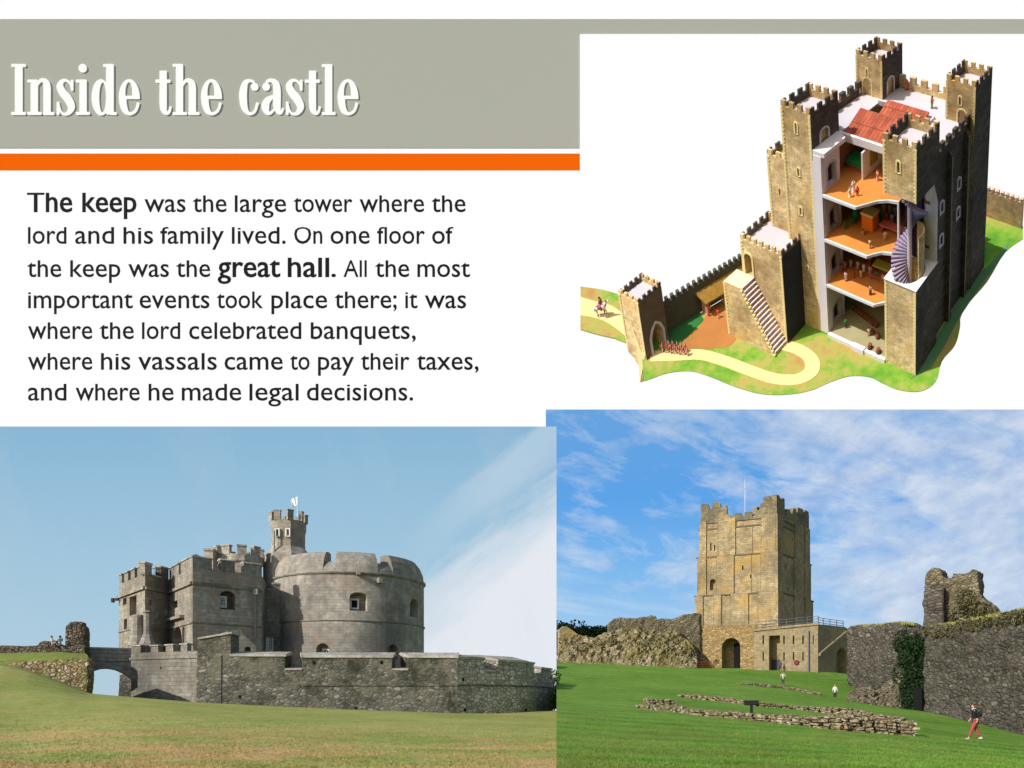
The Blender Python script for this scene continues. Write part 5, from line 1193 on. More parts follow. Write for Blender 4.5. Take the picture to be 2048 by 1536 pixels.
# two people resting against the gate pier on the left
zt_ = zat(1292, 74.4)
for px, ang, a, b_, hr_, lb in ((106, .5, (.62, .40, .42), (.5, .45, .44), (.30, .12, .10), 'seated person in pale pink on the low wall by the pier'), (119, PI-.6, (.42, .50, .46), (.02, .02, .025), (.02, .02, .02), 'seated person in pale green with dark hat leaning on the pier')):
    figure(at_ground(XZ(px, 75.1, zt_-.05), 1.75, ang), 'sit', a, b_, hr_, (.03, .03, .03), lb, topname='shirt')
# ============================================================= the cutaway castle on the board
MS = 7.2     # metres per tower width
RA = np.array([[0.9425987034918354, 0.3240682338376755, 0.0805447949455271], [-0.295236830079246, 0.9214761362435581, -0.2524221553239133], [-0.15602210849826945, 0.21415300640182725, 0.9642590894094795]])
tA = np.array([-8.907954835858586, 17.132206055480808, -12.220948638959374]); fA = 1120.3473277362536; cA = np.array([2171.460082550559, -160.94417984342212])
RB1 = np.array([-0.5780345136744816, 0.07158245697049892, -0.8128665652208962]); tB1 = 31.234560122099325
def warp(c):
    """castle coordinates (tower widths) -> world, at the depth of its tilted base"""
    q = c@RA.T+tA; px = cA[0]+fA*q[:, 0]/q[:, 1]; py = cA[1]-fA*q[:, 2]/q[:, 1]; Y = (c@RB1+tB1)*MS
    return np.stack([(px-CX)/F*Y, Y, (CY-py)/F*Y], 1)
def wp(x, y, z=0.0): return Vector(warp(np.array([[x, y, z]], float))[0])
def inv(px, py, ax, val):
    d = np.array([(px-cA[0])/fA, 1, -(py-cA[1])/fA]); o = -RA.T@tA; dd = RA.T@d; return o+(val-o[ax])/dd[ax]*dd
def frame(x, y, z, ang=0, h=.26):
    o = wp(x, y, z); e = .05; X = (wp(x+e, y, z)-o)/e; Yv = (wp(x, y+e, z)-o)/e; Z = (wp(x, y, z+e)-o)/e
    zl = Z.length; zn = Z.normalized(); fx = X*math.cos(ang)+Yv*math.sin(ang); fx = (fx-zn*fx.dot(zn)).normalized(); fy = zn.cross(fx)
    m = Matrix((fx, fy, zn)).transposed().to_4x4(); return Matrix.Translation(o) @ m @ Matrix.Scale(zl*h, 4)
def mroot(name, x, y, z, label, cat, group=None): return empty(name, wp(x, y, z), label, cat, group)
kw = dict(warp=warp)
SU = dict(bw=.20, bh=.055, msz=.0035, unit=4.0, uu=.16, sts=.22, fine=2.2, streak=False, bumpd=.03)
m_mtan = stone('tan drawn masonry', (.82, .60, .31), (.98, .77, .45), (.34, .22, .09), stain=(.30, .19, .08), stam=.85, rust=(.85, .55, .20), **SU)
m_mdrk = stone('shaded brown drawn masonry', (.12, .096, .08), (.20, .155, .12), (.05, .042, .036), stain=(.045, .042, .045), stam=.8, **SU)  # shaded copy of the tan stone, for right-facing walls
m_mquo = plain('yellow corner stones', (.82, .68, .34), .9, .15, .3)
m_mdeck = plain('pale lilac paving', (.50, .48, .54), .9, .10, .12)
m_mwhite = plain('white cut masonry', (.74, .70, .76), .9, .05, .2)
m_mlil = plain('lilac plaster', (.66, .58, .68), .9, .12, .25)
m_mfloor = plain('orange timber floor', (.58, .22, .05), .9, .25, .2)
m_mback = plain('olive brown wall', (.20, .15, .07), .9, .3, .2)
m_mroof = stone('red tile roof', (.36, .085, .05), (.46, .13, .075), (.20, .045, .025), bw=.12, bh=.4, msz=.006, unit=4.0, uu=.1, sts=.3, streak=False, stain=(.28, .07, .045), stam=.5, bumpd=.03)
m_mdoor = plain('olive wooden door', (.30, .28, .06), .8, .2, .5)
m_mstair = plain('lilac stair stone', (.30, .25, .38), .9, .15, .6)
m_mpurp = plain('deep violet recess', (.035, .02, .06), .9)
m_mpath = plain('pale straw path', (.72, .56, .27), .95, .10, .12)
def ground_paint(name):
    m, nt, b = newmat(name); p = pos(nt); n1 = noise_(nt, p, .055, 5, .6); n2 = noise_(nt, p, .5, 5, .6)
    f = plus(nt, mul(nt, n1, .8), mul(nt, n2, .25)); nt.links.new(ramp(nt, f, [(.38, (.07, .24, .02)), (.49, (.17, .33, .035)), (.57, (.36, .33, .09)), (.68, (.40, .20, .07))]), b.inputs['Base Color']); return m
m_mgr = ground_paint('painted grass and earth')
m_mearth = plain('red brown earth', (.40, .17, .05), .95, .35, .10)
m_mshade = plain('shadowed green turf', (.03, .15, .04), .95, .3, .12)  # wall shadow on the drawn grass, painted as darker turf

def mslab_poly(name, pts_px, z0, z1, mat, kind='structure', fine=0):
    q = [(p[1], p[2]) if p[0] == 'm' else inv(p[0], p[1], 2, z1) for p in pts_px]; mb = MB(); n = len(q)
    tr = tessellate_polygon([[Vector((p[0], p[1], 0)) for p in q]]); vs = [(p[0], p[1], z1) for p in q]+[(p[0], p[1], z0) for p in q]
    mb.add(vs, [tuple(t) for t in tr]+[(n+t[2], n+t[1], n+t[0]) for t in tr]+[(i, (i+1) % n, n+(i+1) % n, n+i) for i in range(n)])
    o = mb.build(name, mat, uv=False, **kw); tag(o, kind=kind); return o
def smooth_px(pts, n=5, closed=True):
    out = []; L_ = len(pts)
    for i in range(L_ if closed else L_-1):
        g_ = lambda k: pts[k % L_] if closed else pts[max(0, min(L_-1, k))]; p0, p1, p2, p3 = g_(i-1), g_(i), g_(i+1), g_(i+2)
        for k in range(n): t = k/n; out.append(tuple(.5*((2*p1[j])+(-p0[j]+p2[j])*t+(2*p0[j]-5*p1[j]+4*p2[j]-p3[j])*t*t+(-p0[j]+3*p1[j]-3*p2[j]+p3[j])*t**3) for j in range(2)))
    if not closed: out.append(pts[-1])
    return out
low_edge = smooth_px([(2046, 478), (2010, 505), (1975, 562), (1940, 603), (1922, 632), (1920, 655), (1910, 690), (1884, 722), (1872, 762), (1842, 782), (1800, 780), (1765, 766), (1740, 754), (1700, 752), (1660, 764), (1620, 781), (1570, 789), (1520, 787), (1470, 773), (1420, 753), (1380, 742), (1335, 746), (1300, 758), (1288, 762)], 4, False)
mslab_poly('hillside', low_edge+[(1284, 716), (1270, 690), ('m', -3.02, -1.84), ('m', -2.1, .8), ('m', 0, 2.5), ('m', 3.3, 6.0), (2046, 452)], -.02, 0, m_mgr)
mslab_poly('approach_field', [(1161, 573)]+smooth_px([(1200, 578), (1235, 588), (1262, 604)], 4, False)+[(1270, 690), (1250, 684)]+smooth_px([(1230, 676), (1195, 668), (1161, 658)], 4, False), -.05, -.001, m_mgr)
mslab_poly('path', [(1161, 594)]+smooth_px([(1190, 602), (1225, 612), (1262, 640)], 4, False)+[(1262, 682)]+smooth_px([(1240, 662), (1205, 640), (1161, 630)], 4, False), -.02, .008, m_mpath)
mslab_poly('earth_patch', smooth_px([(1352, 700), (1378, 672), (1400, 650), (1418, 622), (1440, 610), (1462, 640), (1476, 662), (1462, 690), (1420, 697), (1385, 697)]), -.02, .006, m_mearth)
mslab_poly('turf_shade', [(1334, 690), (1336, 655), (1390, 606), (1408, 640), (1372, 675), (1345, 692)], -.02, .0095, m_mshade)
mslab_poly('turf_shade', [(1868, 684), (1898, 632), (1940, 560), (1976, 532), (2020, 480), (2010, 505), (1960, 572), (1915, 640), (1890, 690), (1862, 735), (1822, 757)], -.02, .0125, plain('shadowed blue green turf', (.09, .22, .10), .95, .25, .12))  # strip paints the keep's shadow along its right foot
def ribbon(pts, w0, z, mat, name):
    c = smooth_px(pts, 6, False); a = []; b = []
    for i, p in enumerate(c):
        d = Vector((c[min(i+1, len(c)-1)][0]-c[max(i-1, 0)][0], (c[min(i+1, len(c)-1)][1]-c[max(i-1, 0)][1]))).normalized(); ww = w0
        a.append(inv(p[0]-d.y*ww*.6, p[1]+d.x*ww*.42, 2, z)); b.append(inv(p[0]+d.y*ww*.6, p[1]-d.x*ww*.42, 2, z))
    mb = MB(); n = len(a); mb.add(a+b, [(i, i+1, n+i+1, n+i) for i in range(n-1)]); lo = [(p[0], p[1], -.02) for p in a]; lb_ = [(p[0], p[1], -.02) for p in b]; mb.add(a+lo, [(i, i+1, n+i+1, n+i) for i in range(n-1)]); mb.add(b+lb_, [(i, i+1, n+i+1, n+i) for i in range(n-1)])
    o = mb.build(name, mat, uv=False, recalc=False, **kw); tag(o, kind='structure')
ribbon([(1300, 712), (1345, 711), (1400, 709), (1450, 722), (1500, 741), (1550, 757), (1595, 758), (1622, 742), (1622, 718), (1600, 700), (1570, 690), (1552, 684)], 25, .016, m_mpath, 'path')

# ---- generic battlemented tower
def crown(mb, x0, y0, x1, y1, zs, zt, n=(4, 4), th=.055, sides='fblr', z0=None):
    z0 = zs-.28 if z0 is None else z0
    def side(ax, fix, a0, a1, k, j):
        L_ = a1-a0; seg = L_/(2*k-1)
        lo, hi = (fix, fix+th) if j > 0 else (fix-th, fix)
        bx = lambda p0, p1, zA, zB: mb.box(p0, lo, zA, p1, hi, zB) if ax == 'x' else mb.box(lo, p0, zA, hi, p1, zB)
        bx(a0+(0 if ax == 'x' else th), a1-(0 if ax == 'x' else th), z0, zs)
        for i in range(k): bx(a0+2*i*seg, a0+(2*i+1)*seg, zs, zt+.003*i+(.002 if ax == 'x' else 0))
    if 'f' in sides: side('x', y0, x0, x1, n[0], 1)
    if 'b' in sides: side('x', y1, x0, x1, n[0], -1)
    if 'l' in sides: side('y', x0, y0, y1, n[1], 1)
    if 'r' in sides: side('y', x1, y0, y1, n[1], -1)
def quoins(mb, xs, y, z0, z1, proud=.012, w_=.075, xr=None):
    for x, s_ in xs:
        z = z0; k = 0
        while z < z1-.03: w2 = w_ if k % 2 else w_*.6; a, b = (x, x+w2) if s_ > 0 else (x-w2, x); mb.box(a-(.01 if s_ > 0 else 0), y-proud, z, b+(.01 if s_ < 0 else 0), y+.02, z+.058); z += .062; k += 1
ks = mroot('cutaway_keep', 2.2, 0, 0, 'tall drawn castle keep with four square towers and its front cut away', 'castle model')
W_, D_, H_, H2_ = 4.336, 3.92, 7.60, 7.74
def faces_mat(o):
    """lit sides are coloured tan, shaded right sides dark: picked by which way the wall looks"""
    me = o.data
def slit(cutmb, x, y, z, hw=.035, hh=.16, face='f', mi=2, d=.12):
    if face == 'f': cutmb.slab((x, y-.05, z), V(1, 0, 0), V(0, 1, 0), arch(-hw, hw, -hh, hh, 6), (), d+.05, mi)
    else: cutmb.slab((x+.05, y, z), V(0, 1, 0), V(-1, 0, 0), arch(-hw, hw, -hh, hh, 6), (), d+.05, mi)
def tower(x0, y0, z0, z1, label, slits=(), doors=(), seed=0, annex=None):
    zd = z1-.42; mb = MB(); mb.box(x0, y0, z0, x0+1, y0+1, zd)
    cut = MB()
    for a in slits: slit(cut, *a)
    for (x, y, z, hw, hh, f) in doors: slit(cut, x, y, z, hw, hh, f, 3, .05)
    t_ = mb.build('tower', [m_mtan, m_mdrk, m_mpurp, m_mdoor, m_mdeck], ks, cut=cut, **kw); t_['label'] = label
    return t_, zd
TW4 = [(0, 0, 0, H_, 'front left tower, full height', [(.5, 0, 6.85, .03, .17, 'f'), (.5, 0, 5.45, .035, .13, 'f'), (.5, 0, 4.15, .035, .13, 'f'), (.62, 0, 2.2, .03, .07, 'f')], [(1, .45, 6.42, .14, .32, 'r')]),
       (3.336, 0, 5.80, H_, 'front right tower, its middle cut away above the staircase', [(3.8, 0, 6.72, .04, .17, 'f'), (4.336, .6, 6.75, .035, .14, 'r')], []),
       (0, 2.92, 0, H2_, 'rear left tower beyond the roof', [(.42, 2.92, 7.0, .03, .14, 'f')], [(.42, 2.92, 6.48, .16, .33, 'f'), (1, 3.3, 6.48, .15, .33, 'r')]),
       (3.336, 2.92, 0, H2_, 'rear right tower at the far corner', [(3.82, 2.92, 6.95, .035, .14, 'f')], [(3.9, 2.92, 6.35, .14, .32, 'f')])]
def repaint(o, mats_by_normal, org):
    pass
for x0, y0, z0, z1, lb, sl_, dr in TW4:
    # body: shade painted in as a dark right-side facing wall, tan elsewhere
    t_, zd = tower(x0, y0, z0, z1, lb, sl_, dr)
    mb = MB(); holes = []
    for (x, y, z, hw, hh, f) in [a for a in sl_ if a[5] == 'r']+[a for a in dr if a[5] == 'r']: holes.append([(p[0]+y-y0, p[1]+z) for p in arch(-hw, hw, -hh, hh, 6)])
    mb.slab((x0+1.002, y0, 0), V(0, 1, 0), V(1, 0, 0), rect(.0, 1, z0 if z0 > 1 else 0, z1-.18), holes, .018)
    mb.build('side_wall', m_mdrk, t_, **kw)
    mb = MB(); mb.box(x0+.05, y0+.05, zd-.02, x0+.95, y0+.95, zd+.012); mb.build('deck', m_mdeck, t_, **kw)
    mb = MB(); crown(mb, x0, y0, x0+1, y0+1, z1-.17, z1, (4, 4), .06, 'fb', zd); mb.build('battlement', m_mtan, t_, **kw)
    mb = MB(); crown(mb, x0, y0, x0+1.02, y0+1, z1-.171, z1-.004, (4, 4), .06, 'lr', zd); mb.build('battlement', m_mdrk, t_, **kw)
    mb = MB(); quoins(mb, [(x0, 1), (x0+1, -1)], y0, max(z0, .02 if y0 < 1 else 6.25), z1-.18); mb.build('quoins', m_mquo, t_, **kw)
    # light surrounds
    for f_, L_ in (('f', sl_), ('f', dr), ('r', dr)):
        for (x, y, z, hw, hh, f) in L_:
            if f != f_: continue
            mb = MB(); hw2, hh2 = hw+.045, hh+.05; O, T, N2 = ((x, y-.016, z), V(1, 0, 0), V(0, 1, 0)) if f == 'f' else ((x+.036, y, z), V(0, 1, 0), V(-1, 0, 0))
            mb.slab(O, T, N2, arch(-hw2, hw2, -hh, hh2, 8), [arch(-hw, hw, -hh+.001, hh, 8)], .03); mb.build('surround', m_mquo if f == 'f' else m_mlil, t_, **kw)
# lower stump of the front right tower with a round well
def ring_pts(cx, cy, r, n=28): return [(cx+r*math.cos(2*math.pi*k/n), cy+r*math.sin(2*math.pi*k/n)) for k in range(n)]
SX, SY, SR = 3.80, .47, .43
mb = MB(); mb.box(3.336, 0, 0, 4.336, 1, 2.97); cut = MB(); cut.prism(ring_pts(SX, SY, SR), 1.6, 3.2, 1)
st = mb.build('tower_stump', [m_mtan, m_mpurp], ks, cut=cut, **kw); st['label'] = 'lower half of the front right tower, cut flat around the stairwell'
mb = MB(); q = [(3.31, -.02), (4.36, -.02), (4.36, 1.02), (3.31, 1.02)]; L0_ = q; hole = ring_pts(SX, SY, SR)
tr = tessellate_polygon([[Vector((*p, 0)) for p in L0_], [Vector((*p, 0)) for p in hole]]); fl = L0_+hole; n = len(fl)
mb.add([(p[0], p[1], 3.0) for p in fl]+[(p[0], p[1], 2.975) for p in fl], [tuple(t) for t in tr]+[(n+t[2], n+t[1], n+t[0]) for t in tr]+[(i, (i+1) % 4, n+(i+1) % 4, n+i) for i in range(4)]); mb.build('cut_face', m_mwhite, st, **kw)
mb = MB(); mb.slab((4.339, 0, 0), V(0, 1, 0), V(1, 0, 0), rect(0, 1, 0, 2.974), (), .02); mb.build('side_wall', m_mdrk, st, **kw)
mb = MB(); quoins(mb, [(3.336, 1), (4.336, -1)], 0, .02, 2.95); mb.build('quoins', m_mquo, st, **kw)
# white cut wall behind the stair and rounded tan shaft
mb = MB(); mb.slab((3.36, .97, 0), V(1, 0, 0), V(0, 1, 0), [(.55, 2.98), (.975, 2.98), (.975, 5.05), (.80, 5.8), (.55, 5.8)], (), .03); mb.build('cut_wall', m_mwhite, ks, **kw)
mb = MB(); n = 16
ro = [(SX+.40*math.cos(a), SY+.40*math.sin(a)) for a in [(-.10+k/n*.62)*math.pi for k in range(n+1)]]; ri = [(SX+.37*math.cos(a), SY+.37*math.sin(a)) for a in [(-.10+k/n*.62)*math.pi for k in range(n+1)]]
lp = ro+ri[::-1]; mb.loft([[(x, y, 2.7) for x, y in lp], [(x, y, 4.35) for x, y in lp]]); mb.build('stair_shaft', m_mtan, ks, **kw)
# spiral stair: newel and steps
sp_ = MB(); NST = 42; zlo, zhi = 2.55, 5.80
for k in range(NST):
    a = math.radians(-40)-k*math.radians(9.6); z = zlo+(zhi-zlo)*k/NST; da = math.radians(4.6); r1 = SR+.06 if z > 3.02 else SR-.02
    q = [(SX+.05*math.cos(a-da), SY+.05*math.sin(a-da)), (SX+r1*math.cos(a-da), SY+r1*math.sin(a-da)), (SX+r1*math.cos(a+da), SY+r1*math.sin(a+da)), (SX+.05*math.cos(a+da), SY+.05*math.sin(a+da))]
    sp_.prism(q, z-.035, z+.02)
ss_ = sp_.build('staircase', m_mstair, ks, **kw); mb = MB(); mb.prism(ring_pts(SX, SY, .06, 12), 2.2, 5.8); mb.build('newel', m_mlil, ss_, **kw)
mb = MB(); mb.box(3.336, .9, 3.0, 3.9, .95, 5.8); mb.build('stairwell_back', m_mpurp, ks, **kw)
mb = MB(); mb.box(3.30, .60, 3.5, 3.345, .66, 4.95); mb.build('jamb', m_mwhite, ks, **kw)

# main walls
mb = MB(); mb.box(4.10, 1.0, 0, 4.20, 2.92, 6.42); crown(mb, 4.1, 1.02, 4.2, 2.9, 6.42, 6.62, (2, 6), .1, 'r', 6.3)
cut = MB(); RWn = [(2.31, 4.6), (1.40, 4.5), (2.3, 3.55), (1.40, 3.35)]
for y, z in RWn: cut.slab((4.26, y, z), V(0, 1, 0), V(-1, 0, 0), arch(-.07, .07, -.18, .18, 6), (), .12, 1)
rwl = mb.build('right_wall', [m_mdrk, m_mpurp], ks, cut=cut, **kw)
for y, z in RWn:
    mb = MB(); mb.slab((4.235, y, z), V(0, 1, 0), V(-1, 0, 0), arch(-.12, .12, -.22, .23, 8), [arch(-.07, .07, -.18, .18, 8)], .04); mb.build('window', m_mlil, rwl, **kw)
m_mbut = plain('grey brown buttress stone', (.22, .19, .15), .9, .2, .3)
for y0, top_ in ((1.70, 6.0), (2.62, 6.05)):
    mb = MB(); mb.box(4.2, y0, 0, 4.33, y0+.16, top_); mb.hexa([(4.2, y0, top_), (4.33, y0, top_), (4.33, y0+.16, top_), (4.2, y0+.16, top_)], [(4.2, y0, top_+.15), (4.205, y0, top_+.15), (4.205, y0+.16, top_+.15), (4.2, y0+.16, top_+.15)]); mb.build('buttress', m_mdrk, rwl, **kw)
    mb = MB(); mb.box(4.33, y0-.004, 0, 4.342, y0+.05, top_); mb.build('buttress_edge', m_mbut, rwl, **kw)
mb = MB(); mb.box(.08, 1.0, 4.5, .22, 2.92, 6.2); crown(mb, .08, 1.0, .22, 2.92, 6.44, 6.66, (2, 6), .12, 'l', 6.15); mb.build('left_wall', m_mdrk, ks, **kw)
mb = MB(); mb.box(1.0, 3.75, 4.5, 3.336, 3.86, 6.2); crown(mb, 1.0, 3.7, 3.336, 3.86, 6.42, 6.66, (6, 2), .1, 'b', 6.15); mb.build('rear_wall', m_mtan, ks, **kw)
# roof decks (rear and right), with white cut edge and red roofs
mb = MB(); mb.box(.22, 1.02, 6.12, 1.0, 2.92, 6.2); mb.box(1.0, 2.75, 6.12, 3.34, 3.75, 6.199); mb.box(3.05, 1.0, 6.12, 4.1, 2.92, 6.198); mb.build('roof_walk', m_mdeck, ks, **kw)
mb = MB(); mb.box(1.0, .98, 6.02, 3.0, 1.06, 6.26); mb.build('roof_edge', m_mwhite, ks, **kw)
mb = MB(); mb.box(1.0, 2.72, 6.12, 3.05, 2.78, 6.30); mb.box(3.0, 1.4, 6.12, 3.06, 2.72, 6.30); mb.build('roof_kerb', m_mlil, ks, **kw)
for (x0, x1, y0, y1, za, zb_) in ((1.12, 2.95, 1.06, 1.78, 6.20, 6.62), (1.45, 2.95, 1.90, 2.62, 6.12, 6.50)):
    mb = MB(); mb.hexa([(x0, y0, za-.05), (x1, y0, za-.05), (x1, y1, zb_-.06), (x0, y1, zb_-.06)], [(x0, y0, za), (x1, y0, za), (x1, y1, zb_), (x0, y1, zb_)]); mb.build('roof', m_mroof, ks, **kw)
# left annex turret
mb = MB(); mb.box(-.80, .15, 0, .0, .85, 5.35); cut = MB(); slit(cut, -.42, .15, 4.35, .035, .12, 'f', 1); ax_ = mb.build('annex_turret', [m_mtan, m_mpurp], ks, cut=cut, **kw)
mb = MB(); crown(mb, -.80, .15, 0, .85, 5.52, 5.68, (3, 3), .06, 'fb', 5.3); mb.build('battlement', m_mtan, ax_, **kw); mb = MB(); crown(mb, -.80, .15, -.0, .85, 5.521, 5.678, (3, 3), .06, 'l', 5.3); mb.build('battlement', m_mdrk, ax_, **kw)
mb = MB(); quoins(mb, [(-.80, 1)], .15, .02, 5.5); mb.build('quoins', m_mquo, ax_, **kw)
# interior: left cut wall with arched window niches, floors, back walls
FZ = [.1, 1.9, 3.5, 5.0]; TOPZ = [1.84, 3.44, 4.94, 6.1]
mb = MB(); mb.box(1.03, -.01, .05, 1.30, .05, 6.2); mb.box(.995, -.012, .05, 1.03, .05, 6.0, 1); mb.build('cut_pier', [m_mwhite, m_mlil], ks, **kw)
mb = MB(); mb.hexa([(1.02, .0, 6.2), (1.42, .0, 6.2), (1.42, .80, 6.2), (1.02, .95, 6.2)], [(1.02, .0, 6.34), (1.42, .0, 6.34), (1.42, .80, 6.34), (1.02, .95, 6.34)]); mb.build('wall_top', m_mwhite, ks, **kw)
for k, (a, b) in enumerate(zip(FZ, TOPZ)):
    mb = MB(); niche_ = arch(.16, .44, a+.002, a+.78, 10); mb.slab((1.18, .05, 0), V(0, 1, 0), V(1, 0, 0), rect(0, .62, a, b), [[(p[0], max(p[1], a+.12)) for p in niche_]], .13); mb.build('niche_wall', m_mlil, ks, **kw)
    mb = MB(); mb.box(1.03, .05, a, 1.18, .66, b); mb.build('niche_back', m_mpurp, ks, **kw)
    mb = MB(); mb.slab((1.3, .05, 0), V(0, 1, 0), V(1, 0, 0), arch(.10, .50, a+.06, a+.86, 10), [[(p[0], max(p[1], a+.121)) for p in niche_]], .02); mb.build('arch_moulding', plain('grey lilac moulding', (.44, .36, .46), .9), ks, **kw)
    c_ = (m_mback, plain('teal shadowed wall', (.04, .11, .09), .9, .2, .2), m_mback, plain('red brown wall', (.26, .09, .05), .9, .2, .2))
    bk = (m_mwhite, plain('brown panelled wall', (.20, .08, .05), .9, .3, .3), plain('dark brown hangings', (.10, .05, .05), .9, .4, .5), plain('rust brown wall', (.40, .16, .05), .9, .2, .2))[k]
    mb = MB(); mb.box(1.03, .66, a, 1.06, 2.0, b); mb.build('side_wall', (plain('teal plaster', (.06, .17, .14), .9, .2, .2), c_[3], m_mback, c_[3])[k], ks, **kw)
    mb = MB(); mb.box(1.03, 1.85, a, 4.1, 1.9, b); mb.build('back_wall', bk, ks, **kw)
    fm = m_mfloor if k else plain('grey green flagstones', (.32, .29, .17), .9, .2, .2)
    # floor slab with scooped front edge
    cut_ = {0: [(3.34, 0)], 1: [(2.95, 0), (3.10, .12), (3.34, .30)], 2: [(2.75, 0), (2.88, .14), (3.05, .28), (3.34, .36)], 3: [(2.42, 0), (2.60, .20), (2.80, .42), (3.05, .56), (3.34, .62)]}[k]
    poly = [(1.30, 0)]+cut_+[(3.34, .95), (4.1, .95), (4.1, 1.85), (1.06, 1.85), (1.06, .67), (1.30, .67)]
    mb = MB(); n = len(poly); tr = tessellate_polygon([[Vector((*p, 0)) for p in poly]]); mb.add([(*p, a) for p in poly]+[(*p, a-.002) for p in poly], [tuple(t) for t in tr]+[(n+t[2], n+t[1], n+t[0]) for t in tr]+[(i, (i+1) % n, n+(i+1) % n, n+i) for i in range(n)]); mb.build('floor', fm, ks, uv=False, **kw)
    mb = MB(); P0 = [(1.30, 0)]+cut_
    up = [(x, y-.012, a+.004) for x, y in P0]; dn_ = [(x, y-.012, a-.085) for x, y in P0]; ub = [(x, y+.03, a+.004) for x, y in P0]; db = [(x, y+.03, a-.085) for x, y in P0]
    mb.loft([[u, v, w2, x2] for u, v, w2, x2 in zip(up, dn_, db, ub)]); mb.build('floor_edge', m_mwhite, ks, uv=False, **kw)
    if k: mb = MB(); mb.add([(*p, a-.09) for p in poly]+[(*p, a-.03) for p in poly], [tuple(t) for t in tr]+[(n+t[2], n+t[1], n+t[0]) for t in tr]+[(i, (i+1) % n, n+(i+1) % n, n+i) for i in range(n)]); mb.build('ceiling', m_mback, ks, uv=False, **kw)
mb = MB(); mb.box(1.32, -.06, .0, 2.2, .0, .12); mb.box(2.2, -.10, .0, 2.62, .02, .16); mb.box(2.62, -.06, .0, 3.33, .0, .12); mb.build('plinth', m_mwhite, ks, **kw)
# ---- furniture (each its own thing)
def mbox(name, parts, label, cat, group=None, at_=None):
    a = at_ or (parts[0][1][0], parts[0][1][1], parts[0][1][2]); r = mroot(name, *a, label, cat, group)
    for nm, b, m_ in parts: mb = MB(); mb.box(*b); mb.build(nm, m_, r, **kw)
    return r
cg = cm((.02, .30, .09)); cr = cm((.42, .10, .09))
mbox('bed', [('bed_frame', (1.12, 1.12, 5.0, 1.75, 1.55, 5.16), cr), ('mattress', (1.10, 1.10, 5.161, 1.77, 1.55, 5.28), cg), ('canopy', (1.08, 1.62, 5.55, 1.85, 1.70, 6.0), cg)], 'green-covered bed on the top floor of the cutaway keep', 'bed')
r = mroot('partition', 1.9, .95, 5.0, 'white partition wall with an olive door on the top floor', 'partition')
mb = MB(); mb.slab((1.86, .90, 0), V(0, 1, 0), V(1, 0, 0), [(0, 5.0), (.9, 5.0), (.9, 6.0), (0, 5.9)], (), .05); mb.build('wall', m_mwhite, r, **kw); mb = MB(); mb.slab((1.912, 1.2, 0), V(0, 1, 0), V(1, 0, 0), rect(0, .32, 5.25, 5.85), (), .02); mb.build('door', m_mdoor, r, **kw)
mbox('cabinet', [('body', (1.98, .72, 3.5, 2.36, .98, 4.0), cm((.95, .22, .02))), ('top', (1.96, .70, 4.001, 2.38, 1.0, 4.08), cm((.85, .6, .2)))], 'bright orange canopied cabinet on the second floor down', 'cabinet')
mbox('banquet_table', [('table_top', (2.52, .80, 3.74, 3.25, 1.0, 3.79), cm((.55, .12, .10))), ('leg', (2.56, .83, 3.5, 2.62, .97, 3.739), cr), ('leg', (3.15, .83, 3.5, 3.21, .97, 3.739), cr)], 'long red table crowded with diners on the second floor down', 'table')
for x, y, L_, lb in ((1.75, .95, .32, 'small yellow table at the left on the great hall floor'), (2.25, .80, .62, 'long yellow-clothed table in the middle of the great hall floor')):
    mbox('trestle_table', [('table_top', (x, y, 2.18, x+L_, y+.24, 2.23), cm((.62, .55, .10))), ('leg', (x+.03, y+.03, 1.9, x+.07, y+.2, 2.179), cr), ('leg', (x+L_-.07, y+.03, 1.9, x+L_-.03, y+.2, 2.179), cr)], lb, 'table', 'yellow tables of the great hall')
r = mbox('chair', [('seat', (1.56, .72, 3.62, 1.70, .84, 3.68), cg), ('backrest', (1.56, .84, 3.62, 1.70, .88, 3.92), cg), ('leg', (1.57, .73, 3.5, 1.60, .76, 3.619), cg), ('leg', (1.66, .73, 3.5, 1.69, .76, 3.619), cg)], 'green chair standing alone on the second floor down', 'chair')
mbx = [tuple(inv(1708+5.6*k, 619+4.3*k, 2, .1)) for k in range(9)]+[tuple(inv(a, b, 2, .1)) for a, b in ((1744, 668), (1756, 676), (1740, 697), (1757, 706))]
for k, (x, y, z) in enumerate(mbx):
    mb = MB(); mb.lathe((0, 0, 0), [(.055, 0), (.07, .08), (.055, .17), (0.001, .17)], 10); mb.v = [(a+x, b+y, c+z) for a, b, c in mb.v]; r = mroot('barrel', x, y, z, 'brown barrel in the row along the back wall of the storeroom' if k < 9 else 'loose brown barrel at the right of the storeroom floor', 'barrel', 'barrels lined up in the keep storeroom' if k < 9 else 'loose barrels on the storeroom floor'); mb.build('staves', cm((.22, .07, .04)), r, **kw)
    mb = MB(); mb.lathe((0, 0, 0), [(.064, .05), (.071, .05), (.071, .065), (.064, .065)], 10); mb.v = [(a+x, b+y, c+z) for a, b, c in mb.v]; mb.build('hoop', cm((.05, .04, .04)), r, **kw)

